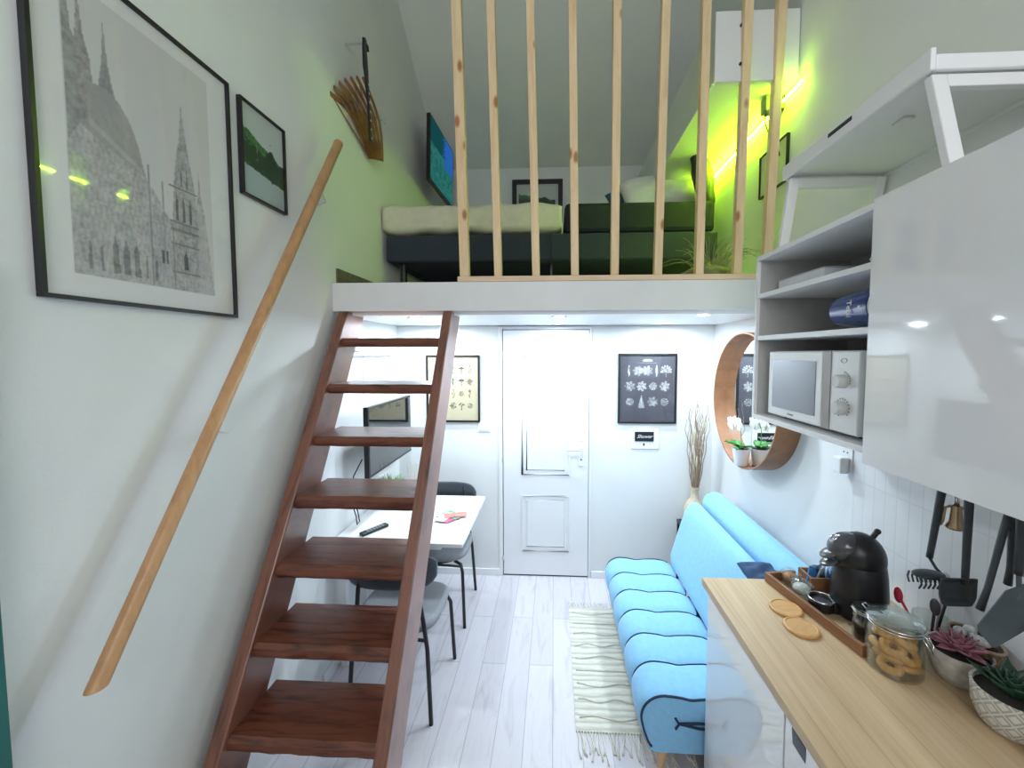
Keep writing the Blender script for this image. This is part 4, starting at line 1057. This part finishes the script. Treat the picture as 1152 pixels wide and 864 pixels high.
# coasters
def coaster(loc, rz, label):
    t = thing('coaster', label, 'coaster', loc, rz, group='bamboo coasters')
    MB().lathe([(0, 0), (.047, 0), (.050, .003), (.050, .008), (.047, .0105), (.044, .0105), (.042, .008), (0, .008)], 40).build('disc', M['bamboo'], t, smooth='auto'); return t
c1 = coaster((.806, 1.383, Z), 0, 'round bamboo coaster further from the camera on the worktop')
dup(c1, (.800, 1.286, Z), (0, 0, .6), 'round bamboo coaster nearer the camera on the worktop')
# clip jar with coffee
def clip_jar(name, label, loc, r, h, fill, rz=0):
    t = thing(name, label, 'jar', loc, rz)
    MB().lathe([(0, 0), (r*.94, 0), (r, r*.08), (r, h*.78), (r*.9, h*.86), (r*.9, h*.93), (r*.97, h*.94), (r*.97, h*.97), (r*.86, h*.97), (r*.86, h*.86), (r*.95, h*.77), (r*.95, r*.1), (r*.9, .004), (0, .004)], 40).build('glass_body', M['glass'], t, smooth='auto')
    lid = MB().lathe([(0, h*1.04), (r*.75, h*1.04), (r*.98, h*1.02), (r*1.0, h*.985), (r*.95, h*.972), (0, h*.972)], 40).build('lid', glass('lid_glass', (.80, .88, .84), .4), t, smooth='auto')
    for z in (h*.90, h*.955): 
        b = MB(); b.tube([(r*.99*math.cos(a), r*.99*math.sin(a), z) for a in [2*PI*i/36 for i in range(36)]], .0018, 6, closed=True); b.build('wire_ring', M['chrome'], t, smooth=True)
    MB().tube([(r, -.015, h*.9), (r*1.2, -.012, h*.75), (r*1.25, 0, h*.65), (r*1.2, .012, h*.75), (r, .015, h*.9)], .002, 6).tube([(r, -.012, h*.95), (r*1.15, -.008, h*.9), (r*1.22, 0, h*.80)], .002, 6).build('clip', M['chrome'], t, smooth=True)
    MB().tube([(-r, -.01, h*.95), (-r*1.18, -.008, h*1.0), (-r*1.18, .008, h*1.0), (-r, .01, h*.95)], .002, 6).build('hinge', M['chrome'], t, smooth=True)
    return t
t = clip_jar('coffee_jar', 'small clip-top glass jar of dark coffee with a black lid on the tray end', (.968, 1.240, Z), .038, .105, None)
MB().lathe([(0, .006), (.0355, .006), (.0365, .06), (.02, .072), (0, .072)], 28).build('coffee', M['coffee'], t, smooth='auto')
MB().lathe([(0, .1115), (.026, .1115), (.026, .1105)], 28, close=False).build('label_disc', M['black'], t)
# cookie jar
CJ = (.962, 1.135, Z); CR, CH = .064, .145
t = clip_jar('cookie_jar', 'large clip-top glass jar filled with ring cookies on the worktop', CJ, CR, CH, None, math.radians(-60))
ck = ['golden ring cookie lying '+w_+' in the big clip-top jar' for w_ in ('at the bottom left', 'at the bottom right', 'at the bottom towards the wall', 'in the second layer, middle', 'in the second layer, right', 'in the second layer, left', 'on its edge against the near glass', 'in the third layer, near side', 'in the third layer, right', 'in the third layer, wall side', 'just under the lid, near side', 'topmost under the lid, left')]
cl = [(-.024, -.018, .020, 8, 0), (.026, -.02, .020, -10, 12), (0, .028, .020, 14, 6), (-.004, -.004, .044, -8, 10), (.020, .018, .052, 22, -14), (-.026, .012, .056, -26, 12), (.012, -.030, .060, 30, 25), (-.022, -.022, .078, 12, -22), (.024, .0, .082, -16, 16), (-.004, .028, .086, 24, 8), (.004, -.024, .098, -22, -14), (-.018, .008, .108, 12, 20)]
for i, (x, y, z, a, c) in enumerate(cl):
    tt = thing('ring_cookie', ck[i], 'cookie', (CJ[0]+x, CJ[1]+y, CJ[2]+z), rot=(math.radians(a), math.radians(c), i), group='ring cookies in the jar')
    b = MB(); rs = random.Random(i)
    b.tube([((.0195+.001*rs.random())*math.cos(q), (.0195+.001*rs.random())*math.sin(q), 0) for q in [2*PI*k2/18 for k2 in range(18)]], .0108, 9, closed=True)
    b.build('dough', M['cookie'], tt, smooth=True)
    if i % 2 == 0: MB().ell((0, 0, 0), (.011, .011, .005)).build('centre', M['jam'], tt, smooth=True)
# beige pot with pink succulent
def rosette(t, n, L, W, up0, mat, z, seed, tip=.0):
    rs = random.Random(seed)
    for i in range(n):
        f = i/n; az = i*2.39996; up = up0+(1.25-up0)*f**1.4; l = L*(1-.45*f)*(.9+.2*rs.random())
        b = MB(); Mx = RZ(az) @ RY(-up)
        def fn(u, v, l=l, Mx=Mx):
            w_ = W*(math.sin(PI*(u*.80+.18))**.9)*(1-u**5); x = l*u
            return Mx @ Vector((x, w_*(v-.5), .35*w_*(abs(v-.5)*2)**2+l*.25*u*u*(1-tip)))
        b.grid(fn, 8, 4); b.build('leaf', mat, t, smooth=True, solid=.0035, loc=(0, 0, z))
t = thing('potted_succulent', 'dusky pink rosette succulent in a beige cement bowl beside the cookie jar', 'plant', (1.098, 1.098, Z))
MB().lathe([(0, 0), (.034, 0), (.052, .022), (.064, .055), (.067, .09), (.062, .09), (.058, .055), (.045, .025), (0, .02)], 40).build('pot', M['cement'], t, smooth='auto')
MB().lathe([(0, .080), (.060, .080)], 28, close=False).build('soil', M['soil'], t)
rosette(t, 22, .080, .026, .10, M['pink'], .082, 3, .6)
t = thing('potted_succulent', 'dark green pointed succulent in a white pot with a diamond relief', 'plant', (1.080, .952, Z))
MB().lathe([(0, 0), (.040, 0), (.056, .015), (.068, .045), (.072, .095), (.066, .095), (.062, .045), (.05, .018), (0, .015)], 44).build('pot', M['diamond'], t, smooth='auto')
MB().lathe([(0, .085), (.065, .085)], 28, close=False).build('soil', M['soil'], t)
rosette(t, 22, .088, .036, .35, M['succ'], .082, 5)
t = thing('potted_succulent', 'small succulent in a white diamond pot at the right edge of the worktop', 'plant', (1.085, .815, Z))
MB().lathe([(0, 0), (.036, 0), (.056, .02), (.062, .045), (.062, .085), (.058, .085), (.056, .045), (.05, .018), (0, .015)], 44).build('pot', M['diamond'], t, smooth='auto')
MB().lathe([(0, .075), (.057, .075)], 28, close=False).build('soil', M['soil'], t)
rosette(t, 14, .07, .03, .5, M['succ'], .072, 6)
# cutlery holder with implements behind the jar
t = thing('utensil_jar', 'clear glass jar of cutlery behind the cookie jar by the tiles', 'jar', (1.150, 1.235, Z))
MB().lathe([(0, 0), (.040, 0), (.043, .005), (.045, .09), (.043, .09), (.041, .006), (0, .004)], 28).build('jar', M['glass'], t, smooth='auto')
for i, (nm, col, dx, dy, L, lb) in enumerate((('red_spatula', (.55, .03, .07), -.055, .02, .115, 'red-handled kitchen tool leaning in the cutlery jar'), ('black_spoon', (.02, .02, .02), .0, -.035, .17, 'black round-headed spoon leaning in the cutlery jar'), ('clear_spoon', (.45, .42, .42), .03, .01, .18, 'translucent spoon standing upright in the cutlery jar'), ('dark_fork', (.05, .04, .05), -.035, -.045, .14, 'dark plum handled fork leaning towards the camera in the jar'))):
    tt = thing(['kitchen_tool', 'spoon', 'spoon', 'fork'][i], lb, ['utensil', 'spoon', 'spoon', 'fork'][i], (1.150+[-.01, .0, .012, -.012][i], 1.235+[.012, -.01, .0, -.014][i], Z+.006))
    mat_ = noisy(nm, col, .35, .1, 20, 0)
    MB().tube([(0, 0, 0), (dx*.5, dy*.5, L*.5), (dx, dy, L)], .0038).build('handle', mat_, tt, smooth=True)
    MB().ell((dx*1.1, dy*1.1, L+.012), (.006, .016, .024), None).build('head', mat_, tt, smooth=True)
# little plastic bag / tray of fruit along the backsplash
t = thing('wicker_basket', 'shallow brown basket against the tiles behind the pink succulent', 'basket', (1.168, 1.125, Z))
b = MB(); b.lathe([(0, 0), (.036, 0), (.042, .10), (.039, .10), (.034, .005), (0, .005)], 28, S(1, 1.5, 1)); b.build('weave', noisy('weave_brown', (.20, .13, .08), .8, .5, 120, .8, .004, 200), t, smooth='auto')
b = MB(); b.tube([(.042*math.cos(a), .063*math.sin(a), .102) for a in [2*PI*i/28 for i in range(28)]], .004, 6, closed=True); b.build('rim', noisy('rim_brown', (.38, .30, .20), .7), t, smooth=True)
b = MB(); rs = random.Random(2)
for i in range(6):
    b.ell((rs.uniform(-.02, .02), rs.uniform(-.04, .04), .095+.01*rs.random()), (.015, .015, .013), None, 12, 8)
b.build('lining', wrap, t, smooth=True)['kind'] = 'stuff'

# ------------------------------------------------------------------ utensils hanging under the wall cabinet
UX = 1.103
t = thing('utensil_rail', 'thin metal rail with hooks under the wall cabinet', 'rail', (UX, .75, 1.470))
MB().cyl((0, 0, 0), (0, .50, 0), .004).build('rail', M['chrome'], t, smooth=True)
for y in (.03, .47): MB().cyl((0, y, 0), (0, y, .034), .004).build('bracket', M['chrome'], t)
def handle(t, top, bot, r=.009, n=8):
    top, bot = Vector(top), Vector(bot); pts = [top.lerp(bot, i/n) for i in range(n+1)]
    b = MB(); b.tube(pts, [r*.85]+[r*(1.12-.035*i) for i in range(n)], 10)
    b.tube([top+Vector((0, 0, .0)), top+Vector((0, .006, .016)), top+Vector((0, 0, .026)), top+Vector((0, -.006, .016))], .003, 6, closed=True)
    return b
t = thing('spaghetti_server', 'black nylon spaghetti server hanging at the left of the rail', 'utensil', (UX, 1.170, 1.44), PI/2)
handle(t, (0, 0, 0), (0, .028, -.235)).build('handle', M['nylon'], t, smooth=True)
b = MB(); b.tube([(0, .028, -.235), (-.01, .018, -.26), (-.02, .005, -.278), (-.035, .005, -.285)], .004)
b.ell((-.03, .055, -.268), (.025, .042, .010), None)
for i in range(7):
    y = .02+i*.012
    b.tube([(-.045, y, -.268), (-.052, y, -.285), (-.045, y, -.300)], .0025, 6); b.tube([(-.012, y, -.268), (-.008, y, -.285), (-.014, y, -.300)], .0025, 6)
b.build('head', M['nylon'], t, smooth=True)
t = thing('serving_spoon', 'black nylon serving spoon with a wide square bowl hanging from the rail', 'utensil', (UX, 1.100, 1.435), PI/2)
handle(t, (0, 0, 0), (-.006, .004, -.262)).build('handle', M['nylon'], t, smooth=True)
b = MB()
def spoon(u, v):
    y = (u-.5)*.092; z = -.245-v*.075; k_ = (1-(2*u-1)**4)*(1-(2*v-1)**4)
    w_ = 1 if v < .6 else 1-.25*((v-.6)/.4)**2
    return (-.012+.022*k_, y*w_+.024, z)
b.grid(spoon, 16, 12); b.build('bowl', M['nylon'], t, smooth=True, solid=.004)
t = thing('corkscrew', 'winged brass-coloured corkscrew hanging behind the serving spoon', 'corkscrew', (UX+.018, 1.150, 1.415), 0.9)
br = noisy('brass', (.45, .33, .20), .3, .1, 30, 0, metal=.9)
MB().tube([(0, .0, 0), (0, .0, -.05)], .006).build('rack', M['chrome'], t, smooth=True)
MB().lathe([(.020, -.115), (.022, -.112), (.014, -.095), (.012, -.060), (.010, -.05), (.008, -.05), (.010, -.062), (.012, -.095), (.019, -.113)], 24, close=False).build('body', br, t, smooth='auto')
b = MB(); b.tube([(.004*math.cos(i*.9), .004*math.sin(i*.9), -.05-.0016*i) for i in range(38)], .0018, 6); b.build('worm', M['chrome'], t, smooth=True)
for s_ in (-1, 1): MB().tube([(0, s_*.010, -.052), (0, s_*.022, -.06), (0, s_*.026, -.10), (0, s_*.030, -.112)], .004).build('wing', br, t, smooth=True)
b = MB(); b.tube([(0, .014*math.cos(a), .012+.012*math.sin(a)) for a in [2*PI*i/16 for i in range(16)]], .003, 6, closed=True); b.build('handle_ring', br, t, smooth=True)
t = thing('tongs', 'pair of black kitchen tongs hanging open from the rail', 'tongs', (UX, .998, 1.44), PI/2)
for e in ((.064, -.275), (.004, -.21)):
    b = MB(); b.tube([(0, 0, 0), (-.002, e[0]*.35, e[1]*.3), (-.004, e[0]*.8, e[1]*.8), (-.002, e[0], e[1])], [.0095, .0075, .0065, .008], 8); b.build('arm', M['nylon'], t, smooth=True)
MB().ell((0, .0, .0), (.010, .014, .012)).build('hinge', M['black'], t, smooth=True)
t = thing('turner', 'grey nylon turner with a broad slanted blade hanging at the right of the rail', 'utensil', (UX-.014, .968, 1.435), PI/2)
handle(t, (0, 0, 0), (0, -.002, -.165)).build('handle', M['nylon'], t, smooth=True)
b = MB(); b.tube([(0, -.002, -.165), (-.004, .0, -.19), (-.008, .006, -.22)], .005)
poly = [(-.010, -.18), (.035, -.20), (.092, -.285), (.088, -.300), (.055, -.338), (.045, -.336), (-.020, -.29), (-.035, -.21)]
b.prism(poly, 'x', -.010, -.007); b.build('blade', noisy('grey_nylon', (.085, .11, .13), .4, .08, 40, 0), t, bev=.001)
t = thing('slotted_spoon', 'black slotted spoon hanging at the far right of the rail', 'utensil', (UX, .890, 1.435), PI/2)
handle(t, (0, 0, 0), (0, .0, -.23)).build('handle', M['nylon'], t, smooth=True)
b = MB()
for i in range(5): b.tube([(0, -.030+.015*i, -.245), (.010, -.033+.0165*i, -.285), (0, -.030+.015*i, -.325)], .005, 6)
b.tube([(0, -.035, -.245), (0, 0, -.235), (0, .035, -.245), (0, .042, -.285), (0, .03, -.328), (0, 0, -.335), (0, -.03, -.328), (0, -.042, -.285)], .005, 8, closed=True)
b.build('head', M['blackp'], t, smooth=True)
